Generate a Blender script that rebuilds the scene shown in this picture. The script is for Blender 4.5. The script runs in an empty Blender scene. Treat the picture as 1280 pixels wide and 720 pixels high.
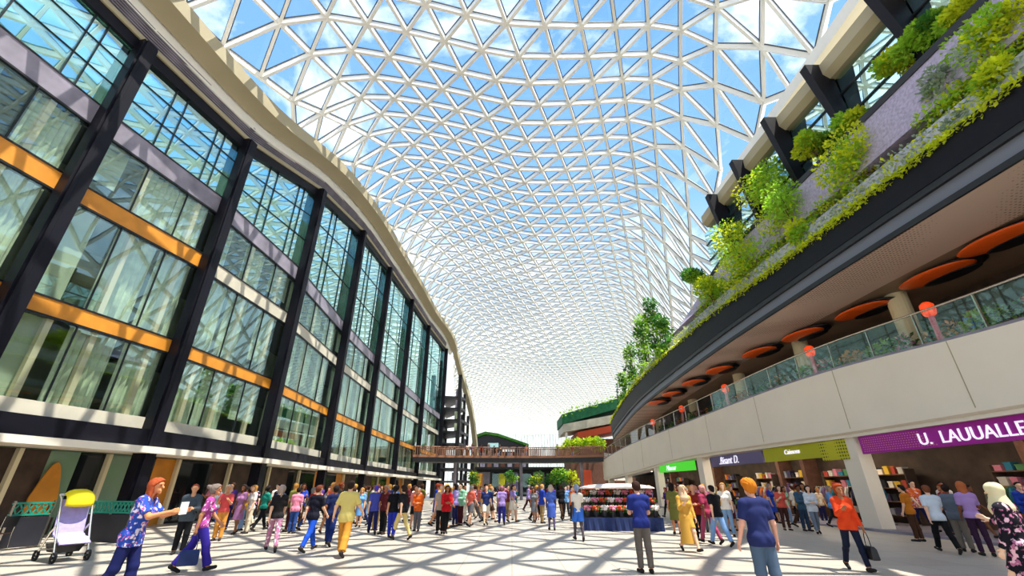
import bpy, math, random
import numpy as np
from mathutils import Vector, Matrix
random.seed(7); RNG = np.random.default_rng(5)
SC = bpy.context.scene; COL = SC.collection
PI = math.pi
# ------------------------------------------------------------------ camera measure
F, HY, ZC = 536.0, 609.0, 1.68
TH = math.atan((HY-360)/F); CT, ST = math.cos(TH), math.sin(TH)
def ratio(px, py):
    rx, u = (px-640)/F, (360-py)/F
    y = CT-ST*u
    return rx/y, (ST+CT*u)/y
def P(px, py, Y):
    a, b = ratio(px, py); return (a*Y, Y, ZC+b*Y)
def G(px, py):
    a, b = ratio(px, py); Y = -ZC/b; return (a*Y, Y)
# ------------------------------------------------------------------ mesh helpers
class MB:
    def __init__(s): s.v, s.f, s.m = [], [], []
    def add(s, vs, fs, mi=0):
        b = len(s.v); s.v += [tuple(v) for v in vs]
        s.f += [tuple(b+i for i in f) for f in fs]; s.m += [mi]*len(fs)
    def hexa(s, p, mi=0):           # 8 points: bottom 0-3, top 4-7
        s.add(p, [(3,2,1,0),(4,5,6,7),(0,1,5,4),(1,2,6,5),(2,3,7,6),(3,0,4,7)], mi)
    def box(s, c, d, rz=0, mi=0):
        x, y, z = d[0]/2, d[1]/2, d[2]/2; co, si = math.cos(rz), math.sin(rz)
        s.hexa([(c[0]+a*co-b*si, c[1]+a*si+b*co, c[2]+e) for e in (-z, z) for a, b in ((-x,-y),(x,-y),(x,y),(-x,y))], mi)
    def bar(s, p, q, w, d, up=(0,0,1), mi=0):
        p, q = Vector(p), Vector(q); t = (q-p)
        if t.length < 1e-6: return
        t.normalize(); r = t.cross(Vector(up))
        if r.length < 1e-4: r = t.cross(Vector((0,1,0)))
        r.normalize(); n = r.cross(t); r *= w/2; n *= d/2
        s.hexa([p-r-n, p+r-n, q+r-n, q-r-n, p-r+n, p+r+n, q+r+n, q-r+n], mi)
    def tube(s, pts, r, n=8, mi=0, cap=True):
        pts = [Vector(p) for p in pts]; rs = r if isinstance(r, (list, tuple)) else [r]*len(pts)
        vs, fs = [], []
        for i, p in enumerate(pts):
            t = (pts[min(i+1, len(pts)-1)]-pts[max(i-1, 0)]).normalized()
            a = t.cross(Vector((0,0,1)))
            if a.length < .05: a = t.cross(Vector((0,1,0)))
            a.normalize(); b = a.cross(t)
            for k in range(n):
                w = 2*PI*k/n; vs.append(p+a*math.cos(w)*rs[i]+b*math.sin(w)*rs[i])
        for i in range(len(pts)-1):
            for k in range(n):
                fs.append((i*n+k, i*n+(k+1)%n, (i+1)*n+(k+1)%n, (i+1)*n+k))
        if cap:
            fs.append(tuple(range(n-1, -1, -1))); fs.append(tuple((len(pts)-1)*n+k for k in range(n)))
        s.add(vs, fs, mi)
    def lathe(s, prof, c=(0,0,0), n=16, mi=0, sy=1):
        vs, fs = [], []
        for r, z in prof:
            for k in range(n):
                w = 2*PI*k/n; vs.append((c[0]+r*math.cos(w), c[1]+sy*r*math.sin(w), c[2]+z))
        for i in range(len(prof)-1):
            for k in range(n):
                fs.append((i*n+k, i*n+(k+1)%n, (i+1)*n+(k+1)%n, (i+1)*n+k))
        fs.append(tuple(range(n-1, -1, -1))); fs.append(tuple((len(prof)-1)*n+k for k in range(n)))
        s.add(vs, fs, mi)
    def ball(s, c, r, n=12, m=8, mi=0):
        r = r if isinstance(r, (tuple, list)) else (r, r, r)
        vs, fs = [], []
        for i in range(m+1):
            a = PI*(i/m)*.98+.01*PI
            for k in range(n):
                w = 2*PI*k/n
                vs.append((c[0]+r[0]*math.sin(a)*math.cos(w), c[1]+r[1]*math.sin(a)*math.sin(w), c[2]-r[2]*math.cos(a)))
        for i in range(m):
            for k in range(n): fs.append((i*n+k, i*n+(k+1)%n, (i+1)*n+(k+1)%n, (i+1)*n+k))
        fs.append(tuple(range(n-1, -1, -1))); fs.append(tuple(m*n+k for k in range(n)))
        s.add(vs, fs, mi)
    def loft(s, secs, mi=0, caps=True):   # list of closed sections (equal counts)
        n = len(secs[0]); vs = [p for c in secs for p in c]; fs = []
        for i in range(len(secs)-1):
            for k in range(n): fs.append((i*n+k, i*n+(k+1)%n, (i+1)*n+(k+1)%n, (i+1)*n+k))
        if caps:
            fs.append(tuple(range(n-1, -1, -1))); fs.append(tuple((len(secs)-1)*n+k for k in range(n)))
        s.add(vs, fs, mi)
    def leaves(s, c, r, n, size, rng, mi=0, droop=0, flat=0):
        for _ in range(n):
            while 1:
                q = [rng.uniform(-1, 1) for _ in range(3)]
                d = q[0]**2+q[1]**2+q[2]**2
                if .15 < d < 1: break
            p = Vector((c[0]+q[0]*r[0], c[1]+q[1]*r[1], c[2]+q[2]*r[2]))
            t = Vector((q[0]+rng.uniform(-.8,.8), q[1]+rng.uniform(-.8,.8), q[2]*.6+rng.uniform(-.7,.7)-droop)).normalized()
            a = t.cross(Vector((rng.uniform(-1,1), rng.uniform(-1,1), 1.2))).normalized(); nn = a.cross(t)
            L = size*rng.uniform(.6, 1.3); w = L*.30
            s.add([p, p+t*L*.5+a*w+nn*L*.06, p+t*L, p+t*L*.5-a*w+nn*L*.06], [(0,1,2,3)], mi)
    def build(s, name, mats, parent=None, smooth=False):
        me = bpy.data.meshes.new(name); me.from_pydata(s.v, [], s.f)
        mats = mats if isinstance(mats, (list, tuple)) else [mats]
        for m in mats: me.materials.append(m)
        if len(mats) > 1: me.polygons.foreach_set('material_index', s.m)
        if smooth: me.polygons.foreach_set('use_smooth', [True]*len(me.polygons))
        me.update()
        o = bpy.data.objects.new(name, me); COL.objects.link(o)
        if parent is not None: o.parent = parent
        return o
def tag(o, label=None, cat=None, group=None, kind=None):
    if label: o['label'] = label
    if cat: o['category'] = cat
    if group: o['group'] = group
    if kind: o['kind'] = kind
    return o
def empty(name, loc=(0,0,0), rz=0):
    o = bpy.data.objects.new(name, None); COL.objects.link(o); o.location = loc; o.rotation_euler.z = rz
    o.empty_display_size = .2
    return o
def struct(name, label=None, cat=None):
    return tag(empty(name), label or name.replace('_', ' '), cat or name.split('_')[0], kind='structure')
def catmull(pts, n):
    pts = [np.array(p, float) for p in pts]; pts = [2*pts[0]-pts[1]]+pts+[2*pts[-1]-pts[-2]]
    out = []
    for i in range(1, len(pts)-2):
        a, b, c, d = pts[i-1:i+3]
        for k in range(n):
            t = k/n
            out.append(.5*((2*b)+(c-a)*t+(2*a-5*b+4*c-d)*t*t+(3*b-a-3*c+d)*t**3))
    out.append(pts[-2]); return out
# ------------------------------------------------------------------ materials
def srgb(h):
    h = h.lstrip('#'); c = [int(h[i:i+2], 16)/255 for i in (0, 2, 4)]
    return tuple((x/12.92 if x <= .04045 else ((x+.055)/1.055)**2.4) for x in c)+(1,)
MATS = {}
def mat(name, col, rough=.6, metal=0, var=.0, scale=6, bump=0, emit=0, spec=.5):
    m = bpy.data.materials.new(name); m.use_nodes = True; N = m.node_tree.nodes; L = m.node_tree.links
    b = N['Principled BSDF']; c = srgb(col) if isinstance(col, str) else col
    b.inputs['Base Color'].default_value = c; b.inputs['Roughness'].default_value = rough
    b.inputs['Metallic'].default_value = metal; b.inputs['Specular IOR Level'].default_value = spec
    if var or bump:
        tc = N.new('ShaderNodeTexCoord'); nz = N.new('ShaderNodeTexNoise'); nz.inputs['Scale'].default_value = scale
        nz.inputs['Detail'].default_value = 5; L.new(tc.outputs['Object'], nz.inputs['Vector'])
        if var:
            r = N.new('ShaderNodeValToRGB'); e = r.color_ramp.elements
            e[0].position, e[1].position = .3, .7
            e[0].color = tuple(x*(1-var) for x in c[:3])+(1,); e[1].color = tuple(min(1, x*(1+var)) for x in c[:3])+(1,)
            L.new(nz.outputs['Fac'], r.inputs['Fac']); L.new(r.outputs['Color'], b.inputs['Base Color'])
        if bump:
            bp = N.new('ShaderNodeBump'); bp.inputs['Strength'].default_value = bump; bp.inputs['Distance'].default_value = .05
            L.new(nz.outputs['Fac'], bp.inputs['Height']); L.new(bp.outputs['Normal'], b.inputs['Normal'])
    if emit:
        b.inputs['Emission Color'].default_value = c; b.inputs['Emission Strength'].default_value = emit
    MATS[name] = m; return m
def glass(name, tint, refl=.25, rcol=(1,1,1,1), rough=.02, fres=True, wav=0, add=.4):
    m = bpy.data.materials.new(name); m.use_nodes = True; N = m.node_tree.nodes; L = m.node_tree.links
    N.remove(N['Principled BSDF']); out = N['Material Output']
    t = N.new('ShaderNodeBsdfTransparent'); t.inputs['Color'].default_value = tint
    g = N.new('ShaderNodeBsdfGlossy'); g.inputs['Color'].default_value = rcol; g.inputs['Roughness'].default_value = rough
    mx = N.new('ShaderNodeMixShader'); L.new(t.outputs[0], mx.inputs[1]); L.new(g.outputs[0], mx.inputs[2])
    if fres:
        lw = N.new('ShaderNodeLayerWeight'); lw.inputs['Blend'].default_value = .35
        mp = N.new('ShaderNodeMapRange'); mp.inputs['To Min'].default_value = refl; mp.inputs['To Max'].default_value = min(1, refl+add)
        L.new(lw.outputs['Facing'], mp.inputs['Value']); L.new(mp.outputs[0], mx.inputs['Fac'])
    else: mx.inputs['Fac'].default_value = refl
    if wav:
        tc = N.new('ShaderNodeTexCoord'); nz = N.new('ShaderNodeTexNoise'); nz.inputs['Scale'].default_value = .6
        bp = N.new('ShaderNodeBump'); bp.inputs['Strength'].default_value = wav; bp.inputs['Distance'].default_value = .1
        L.new(tc.outputs['Object'], nz.inputs['Vector']); L.new(nz.outputs['Fac'], bp.inputs['Height']); L.new(bp.outputs['Normal'], g.inputs['Normal'])
    L.new(mx.outputs[0], out.inputs['Surface']); MATS[name] = m; return m
def tinted(name, floral=0, cols=('#f2e6ee', '#d8609a'), scale=14, rough=.85):
    m = bpy.data.materials.new(name); m.use_nodes = True; N = m.node_tree.nodes; L = m.node_tree.links
    b = N['Principled BSDF']; b.inputs['Roughness'].default_value = rough; b.inputs['Specular IOR Level'].default_value = .25
    oi = N.new('ShaderNodeObjectInfo'); src = oi.outputs['Color']
    tc = N.new('ShaderNodeTexCoord')
    if floral:
        for k, c in enumerate(cols):
            v = N.new('ShaderNodeTexNoise'); v.inputs['Scale'].default_value = scale*(1+.3*k); v.inputs['Detail'].default_value = 3
            mp = N.new('ShaderNodeMapping'); mp.inputs['Location'].default_value = (k*3.1, k*1.7, k*.9)
            L.new(tc.outputs['Object'], mp.inputs['Vector']); L.new(mp.outputs[0], v.inputs['Vector'])
            r = N.new('ShaderNodeValToRGB'); r.color_ramp.elements[0].position = .56+.02*k; r.color_ramp.elements[1].position = .62+.02*k
            L.new(v.outputs['Fac'], r.inputs['Fac'])
            mx = N.new('ShaderNodeMix'); mx.data_type = 'RGBA'
            L.new(r.outputs['Color'], mx.inputs['Factor']); L.new(src, mx.inputs[6]); mx.inputs[7].default_value = srgb(c)
            src = mx.outputs[2]
    L.new(src, b.inputs['Base Color']); MATS[name] = m; return m
def floor_mat():
    m = bpy.data.materials.new('stone_paving'); m.use_nodes = True; N = m.node_tree.nodes; L = m.node_tree.links
    b = N['Principled BSDF']; b.inputs['Roughness'].default_value = .45
    tc = N.new('ShaderNodeTexCoord'); br = N.new('ShaderNodeTexBrick')
    br.offset = 0; br.inputs['Scale'].default_value = 1; br.inputs['Brick Width'].default_value = 1.2; br.inputs['Row Height'].default_value = 1.2
    br.inputs['Mortar Size'].default_value = .012; br.inputs['Color1'].default_value = srgb('#bdb4a6'); br.inputs['Color2'].default_value = srgb('#b5ab9d')
    br.inputs['Mortar'].default_value = srgb('#948a7b')
    L.new(tc.outputs['Object'], br.inputs['Vector'])
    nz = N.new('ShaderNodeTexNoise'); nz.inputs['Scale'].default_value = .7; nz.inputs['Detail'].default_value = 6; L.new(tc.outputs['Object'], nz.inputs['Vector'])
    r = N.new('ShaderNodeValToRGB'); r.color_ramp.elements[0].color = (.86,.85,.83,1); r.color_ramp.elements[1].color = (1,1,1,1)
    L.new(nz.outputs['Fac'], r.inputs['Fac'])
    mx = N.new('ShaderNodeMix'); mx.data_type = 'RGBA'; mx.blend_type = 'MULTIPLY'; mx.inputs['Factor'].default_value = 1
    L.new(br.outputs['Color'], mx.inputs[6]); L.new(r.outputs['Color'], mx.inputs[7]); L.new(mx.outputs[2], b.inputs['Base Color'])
    return m
def dots_mat(name, c1, c2, scale):
    m = bpy.data.materials.new(name); m.use_nodes = True; N = m.node_tree.nodes; L = m.node_tree.links
    b = N['Principled BSDF']; b.inputs['Roughness'].default_value = .5
    tc = N.new('ShaderNodeTexCoord'); v = N.new('ShaderNodeTexVoronoi'); v.inputs['Scale'].default_value = scale; v.inputs['Randomness'].default_value = .1
    L.new(tc.outputs['Object'], v.inputs['Vector'])
    r = N.new('ShaderNodeValToRGB'); e = r.color_ramp.elements; e[0].position, e[1].position = .28, .36
    e[0].color = srgb(c2); e[1].color = srgb(c1); L.new(v.outputs['Distance'], r.inputs['Fac']); L.new(r.outputs['Color'], b.inputs['Base Color'])
    return m
def leafmat(name, col):
    m = mat(name, col, .6, var=.3, scale=3); N = m.node_tree.nodes; L = m.node_tree.links; b = N['Principled BSDF']
    t = N.new('ShaderNodeBsdfTranslucent'); x = N.new('ShaderNodeMixShader'); x.inputs['Fac'].default_value = .45
    L.new(b.inputs['Base Color'].links[0].from_socket, t.inputs['Color']); L.new(b.outputs[0], x.inputs[1]); L.new(t.outputs[0], x.inputs[2]); L.new(x.outputs[0], N['Material Output'].inputs['Surface'])
    return m
M_floor = floor_mat()
M_white = mat('white_steel', '#fbfaf4', .4)
M_cream = mat('cream_panel', '#f3e9d6', .55, var=.03, scale=.6)
M_beige = mat('beige_soffit', '#b3a889', .6, var=.05, scale=.5)
M_navy = mat('dark_navy_steel', '#0e0d18', .5, var=.15, scale=1, spec=.25)
M_black = mat('black_metal', '#131318', .45)
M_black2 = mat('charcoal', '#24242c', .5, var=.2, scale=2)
M_greych = mat('slate_channel', '#6f7480', .45)
M_orange = mat('amber_timber', '#d98e2b', .5, var=.16, scale=1.3)
M_gband = mat('brushed_grey_band', '#8d8794', .4, var=.3, scale=1.1)
M_sill = mat('pale_sill', '#cfc8b4', .6, var=.15, scale=.8)
M_post = mat('cream_post', '#efe2bb', .6)
M_curt = mat('sage_curtain', '#d3e0c2', .9, var=.18, scale=3)
M_back = mat('sage_back_wall', '#a9b596', .8, var=.25, scale=.5)
M_slab = mat('floor_slab', '#777465', .8)
M_teal = glass('teal_glass', (.95,.985,.965,1), .07, (.7,.97,.98,1), .01, True, .012)
M_tealtop = glass('bright_teal_glass', (.7,.94,.94,1), .5, (.74,1,.97,1), .01, True, .02)
M_roofglass = glass('roof_glass', (.96,.98,.98,1), .03, (1,1,1,1), .05, False)
M_clear = glass('clear_glass', (.97,.99,.975,1), .04, (1,1,1,1), .02, True, 0, .14)
M_granite = mat('purple_granite', '#b3a8c0', .6, var=.25, scale=9, bump=.2)
M_stone = mat('grey_stone', '#b9b9be', .7, var=.25, scale=5, bump=.3)
M_soff = dots_mat('perforated_taupe_panel', '#cdb5a4', '#86705f', 7)
M_plainsoff = mat('brown_ceiling', '#97806a', .6, var=.1, scale=.7)
M_orangelight = mat('orange_lacquer', '#f0611a', .35)
M_red = mat('red_orange_shade', '#f04a1c', .4, emit=.35)
M_leafY = leafmat('yellow_green_leaf', '#d6e02e')
M_leafG = leafmat('fresh_green_leaf', '#a3cf3c')
M_leafD = leafmat('deep_green_leaf', '#4f8a34')
M_leafS = leafmat('silver_green_leaf', '#9fb095')
M_bark = mat('bark', '#5c4a38', .9, var=.3, scale=12)
M_tint = tinted('dyed_cloth')
M_skin = tinted('skin', rough=.6)
M_floral = tinted('floral_cloth', 1)
M_floralD = tinted('dark_floral_cloth', 1, ('#e9b9c9', '#b7678c'), 12)
M_magenta = mat('magenta_sign', '#a8189c', .4, var=.12, scale=30)
M_lilacsign = mat('mauve_sign', '#6a5f88', .5)
M_lime = mat('lime_sign', '#b5b414', .5)
M_limepat = dots_mat('lime_speckled_panel', '#c3bf22', '#4e5412', 7)
M_greensign = mat('green_lit_sign', '#35a51f', .4, emit=.6)
M_letter = mat('white_letters', '#f3eefb', .4, emit=.3)
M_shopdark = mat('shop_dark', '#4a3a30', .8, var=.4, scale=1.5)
M_brown = mat('brown_drape', '#6a4636', .85, var=.25, scale=4)
M_chrome = mat('chrome_tube', '#d7d4c8', .25, 1)
M_lilac = mat('lilac_fabric', '#a79bd0', .85, var=.12, scale=9)
M_yellow = mat('yellow_fabric', '#f1d90c', .8)
M_tealrail = mat('teal_lattice', '#1f8a72', .5)
M_brownrail = mat('brown_slat', '#9a6a4e', .6)
M_greenroof = mat('green_turf_roof', '#1f6a45', .8, var=.3, scale=2)
M_redsoff = mat('terracotta_soffit', '#d2502a', .6)
M_slatwhite = mat('pale_fin', '#dde4e2', .5)
M_navycloth = mat('navy_cloth', '#20305e', .9, var=.2, scale=6)
M_pink = mat('pink_bloom', '#e78aa0', .7, var=.2, scale=20)
M_whitebloom = mat('white_bloom', '#f3e6dc', .7)
M_pot = mat('dark_bucket', '#26242e', .6)
M_fill = mat('warm_fill_glow', '#fff0d6', .5, emit=9)  # emission for the panels added to light the shop interiors
M_blind = mat('flat_sage_blind', '#c2d2b4', .85, var=.08, scale=1.2)
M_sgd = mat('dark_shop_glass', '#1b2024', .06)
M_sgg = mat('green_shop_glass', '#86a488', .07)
M_gasket = mat('grey_gasket', '#4c565c', .6)
M_rubber = mat('black_rubber', '#1a1a1a', .8)
# ------------------------------------------------------------------ building curves
# left facade: column feet (x, y), height factor of its bands, roof edge height above the eye
COLS = [(-20.0,-6,1,18.6),(-19.6,.5,1,18.8),(-18.9,7.0,1,19.0),(-17.9,13.9,1,19.1),(-16.6,20.4,1,19.2),(-15.6,28,.967,21.4),(-15.4,37,.91,23.3),
        (-15.25,46.5,.88,24.1),(-14.8,57,.85,24.4),(-14.3,68,.83,24.4),(-13.0,80,.79,24.0)]
LEV = dict(ledge=1.45, sill=2.75, b2=6.0, b2t=6.45, b1=10.65, b1t=11.25, gr=14.1, grt=14.95)
def lev(i, name):
    return ZC+(COLS[i][3] if name == 'top' else LEV[name]*COLS[i][2])
def nrm(i):
    a, b = COLS[max(i-1, 0)], COLS[min(i+1, len(COLS)-1)]
    d = Vector((b[0]-a[0], b[1]-a[1], 0)).normalized(); return Vector((d.y, -d.x, 0))   # towards the plaza
def fp(i, u, z0, off=0.0, i1=None):
    """point on bay i at fraction u; z0 a level name or a pair (level, added metres)"""
    a, b = COLS[i], COLS[i+1]; nm, dz = (z0, 0) if isinstance(z0, str) else z0
    z = lev(i, nm)*(1-u)+lev(i+1, nm)*u+dz
    n = (nrm(i)*(1-u)+nrm(i+1)*u)
    return Vector((a[0]*(1-u)+b[0]*u, a[1]*(1-u)+b[1]*u, z))+n*off
# right building: fascia and slab edges (x, y, z bottom, z top)
FAS = catmull([(16.4,-6,3.73,6.1),(15.9,3,3.73,6.2),(15.45,12,3.73,6.25),(15.35,20,3.73,6.75),(14.75,26,3.73,6.7),(14.1,38,3.7,6.4),(13.2,49,3.1,6.0),(12.9,58,2.75,5.55),(13.0,66,2.6,5.1),(14.2,70,2.6,5.0),(17,72,2.6,5.0)], 6)
SLB = catmull([(14.6,-6,9.7,11.7),(14.1,3,9.7,11.7),(13.8,9,9.75,11.75),(13.6,17.6,9.85,11.9),(13.0,28.4,9.5,11.9),(12.5,42.6,8.7,11.2),(12.4,52,7.5,9.9),(12.9,58,7.0,9.2),(14.6,63,6.8,8.9),(18,66,6.8,8.9)], 6)
def along(path, y):
    for a, b in zip(path, path[1:]):
        if a[1] <= y <= b[1]:
            t = (y-a[1])/max(b[1]-a[1], 1e-6); return a*(1-t)+b*t
    return path[-1] if y > path[-1][1] else path[0]
def rightn(path, k):      # unit normal pointing away from the plaza
    a, b = path[max(k-1, 0)], path[min(k+1, len(path)-1)]
    d = Vector((b[0]-a[0], b[1]-a[1], 0)).normalized(); return Vector((d.y, -d.x, 0))
def sweep(mb, path, prof, y0=-99, y1=999, mi=0):
    """prof(p) -> list of (inward offset, z) ; p = path sample"""
    secs = []
    for k, p in enumerate(path):
        if y0 <= p[1] <= y1:
            n = rightn(path, k)
            secs.append([(p[0]+n.x*o, p[1]+n.y*o, z) for o, z in prof(p)])
    mb.loft(secs, mi)
# ------------------------------------------------------------------ floor
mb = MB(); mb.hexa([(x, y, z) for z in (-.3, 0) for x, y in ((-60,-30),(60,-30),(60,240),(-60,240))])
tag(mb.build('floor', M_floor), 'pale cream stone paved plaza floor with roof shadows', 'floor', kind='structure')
# ------------------------------------------------------------------ roof
yl = [c[1] for c in COLS]+[95,130,195]; xl = [c[0]+1.3 for c in COLS]+[-13,-17,-24]
zl = [c[3]+ZC+2.7 for c in COLS]+[25,24,20]
yl = [-30]+yl; xl = [-20]+xl; zl = [22]+zl
yr = [-30,31,33,60,120,195]; xr = [16.7,16.5,27,32,45,52]; zr = [22.9,22.9,22.9,23.5,23,17]
ys0 = [-30,31,60,120,195]; xs0 = [16.7,16.5,21,36,44]
XL = lambda y: np.interp(y, yl, xl); ZL = lambda y: np.interp(y, yl, zl)
XR = lambda y: np.interp(y, yr, xr); ZR = lambda y: np.interp(y, yr, zr)
RISE = lambda y: np.interp(y, [0,40,90,195], [1,1,.85,.7])
PU = np.linspace(0, 1, 201); PZ = np.interp(PU, [0,.05,.13,.3,.48,.64,.8,.9,.96,1], [0,2.6,4.5,4.4,3.8,5.2,7.0,6.6,4.4,0])
for _ in range(60): PZ[1:-1] = (PZ[:-2]+2*PZ[1:-1]+PZ[2:])/4
def roof_z(x, y):
    a, b = XL(y), float(np.interp(y, ys0, xs0)); u = min(1, max(0, (x-a)/(b-a)))
    return float(ZL(y)*(1-u)+ZR(y)*u+RISE(y)*np.interp(u, PU, PZ)-1.3*max(0, x-b))
roof = struct('ceiling', 'white steel triangular lattice roof with clear glass over the whole plaza', 'roof')
S = 2.4; A0 = math.radians(10.75)
e1 = (S*math.cos(A0), S*math.sin(A0)); e2 = (S*math.cos(A0+PI/3), S*math.sin(A0+PI/3))
nodes = {}
def node(i, j):
    if (i, j) not in nodes:
        x = e1[0]*i+e2[0]*j+.4; y = e1[1]*i+e2[1]*j
        a, b = XL(y), XR(y); xx = min(b, max(a, x))
        nodes[(i, j)] = (Vector((xx, y, roof_z(xx, y))), a-1.2 < x < b+1.2 and -16 < y < 192)
    return nodes[(i, j)]
tris, edges = [], set()
for j in range(-25, 120):
    for i in range(-115, 115):
        for t in (((i,j),(i+1,j),(i,j+1)), ((i+1,j),(i+1,j+1),(i,j+1))):
            q = [node(*k) for k in t]
            if all(k[1] for k in q):
                tris.append(t)
                for a, b in ((0,1),(1,2),(2,0)): edges.add(tuple(sorted((t[a], t[b]))))
lat = MB(); gsk = MB()
for a, b in edges:
    p, q = nodes[a][0], nodes[b][0]
    if (p-q).length > .3:
        m = (p+q)/2; y = m.y
        lat.bar(p, q, .18, .38); gsk.bar(p+Vector((0,0,.22)), q+Vector((0,0,.22)), .27, .06)
gsk.build('glazing_bar', M_gasket, lat.build('lattice', M_white, roof))
gl = MB(); idx = {}
for t in tris:
    for k in t:
        if k not in idx: idx[k] = len(gl.v); gl.v.append(tuple(nodes[k][0]+Vector((0,0,.29))))
    p = [nodes[k][0] for k in t]
    if ((p[1]-p[0]).cross(p[2]-p[0])).length > .2: gl.f.append(tuple(idx[k] for k in t)); gl.m.append(0)
gl.build('glazing', M_roofglass, roof)
# left edge beam, runs along the facade and curves down at its end
eb = [(c[0]+1.05, c[1], c[3]+ZC+2.3) for c in COLS]
for px, py, Y in ((575,465,87),(587,508,92),(593,550,95.5),(595,590,97.5),(595,605,98.2)): eb.append(P(px, py, Y))
eb = catmull(eb, 5)
mb = MB(); gut = MB(); secs = []; s2 = []
for k, p in enumerate(eb):
    a, b = Vector(eb[max(k-1,0)]), Vector(eb[min(k+1,len(eb)-1)]); t = (b-a).normalized()
    r = Vector((t.y, -t.x, 0)); r = r.normalized() if r.length > .02 else Vector((1,0,0)); u = r.cross(t).normalized(); p = Vector(p)
    w = .65 if p.y < 82 else .45
    secs.append([p+r*w-u*.25, p+r*w+u*.6, p-r*w+u*.6, p-r*(w-.1)-u*.45])
    s2.append([p-r*(w+.02)-u*1.05, p-r*(w+.02)+u*.55, p-r*(w+.45)+u*.55, p-r*(w+.45)-u*1.1])
mb.loft(secs); gut.loft([s for s in s2 if s[0].y < 84])
e = mb.build('edge_beam', M_beige, roof); gut.build('gutter', M_white, roof)
mb = MB()     # right edge beam above the right hand building
mb.loft([[(x-.3,y,z-.35),(x+.4,y,z-.35),(x+.4,y,z+.4),(x-.3,y,z+.4)] for y in range(-16, 33, 4) for x, z in ((XR(y), ZR(y)-.2),)])
mb.build('edge_beam', M_white, roof)
# ------------------------------------------------------------------ left facade
wl = struct('wall_left', 'tall curved glass building with dark columns on the side of the plaza', 'building')
NB = len(COLS)-1
def strip(mb, i, z0, z1, o0, o1, n=4, mi=0, u0=0, u1=1):
    secs = []
    for k in range(n+1):
        u = u0+(u1-u0)*k/n
        secs.append([fp(i,u,z0,o0), fp(i,u,z0,o1), fp(i,u,z1,o1), fp(i,u,z1,o0)])
    mb.loft(secs, mi)
for i in range(1, NB+1):
    n = nrm(i); c = Vector((COLS[i][0], COLS[i][1], 0)); t = Vector((n.y, -n.x, 0))
    mb = MB(); w = .30 if i > 5 else .34
    foot, top = c+n*.32, c+n*.32+Vector((0,0,lev(i,'top')+.2))
    for o, ww, dd in ((0,w*2,.5),(.30,w*1.5,.09),(.2,w*.6,.3)):
        mb.bar(foot+n*o, top+n*o, ww, dd, up=n)
    mb.build('column', M_navy, wl)
mbs = {k: MB() for k in ('floor_slab','back_wall','louvre','soffit','parapet','head_beam','canopy','fascia')}
for i in range(NB):
    for nm, dz in (('sill',-.3),('b2',.05),('b1',.05),('gr',.1)):
        strip(mbs['floor_slab'], i, (nm,dz), (nm,dz+.3), -4.2, -.62, 1)
    strip(mbs['back_wall'], i, ('ledge',0), ('top',.2), -4.6, -4.2, 1)
    strip(mbs['head_beam'], i, ('top',-.35), ('top',.25), -.5, .2)
    strip(mbs['soffit'], i, ('top',.25), ('top',.5), -1.0, .3)
    for k in range(8):
        strip(mbs['louvre'], i, ('top',.5+.115*k), ('top',.555+.115*k), -.25, .12+.035*k, 3)
    strip(mbs['fascia'], i, ('ledge',.16), ('sill',-.42), -.9, .55)
    strip(mbs['canopy'], i, ('ledge',-.1), ('ledge',.16), -.9, 1.0)
for k, m in (('floor_slab',M_slab),('back_wall',M_back),('head_beam',M_navy),('soffit',M_beige),('louvre',M_gband),('fascia',M_navy),('canopy',M_cream)):
    mbs[k].build(k, m, wl)
ORD = ['first','second','third','fourth','fifth','sixth','seventh','eighth','ninth','tenth','eleventh','twelfth']
rows = [('sill',.12,'b2',-.1,M_teal,'lower'),('b2t',.1,'b1',-.1,M_teal,'middle'),('b1t',.1,'gr',-.1,M_teal,'upper'),('grt',.1,'top',-.35,M_tealtop,'top')]
rg = random.Random(3)
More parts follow.
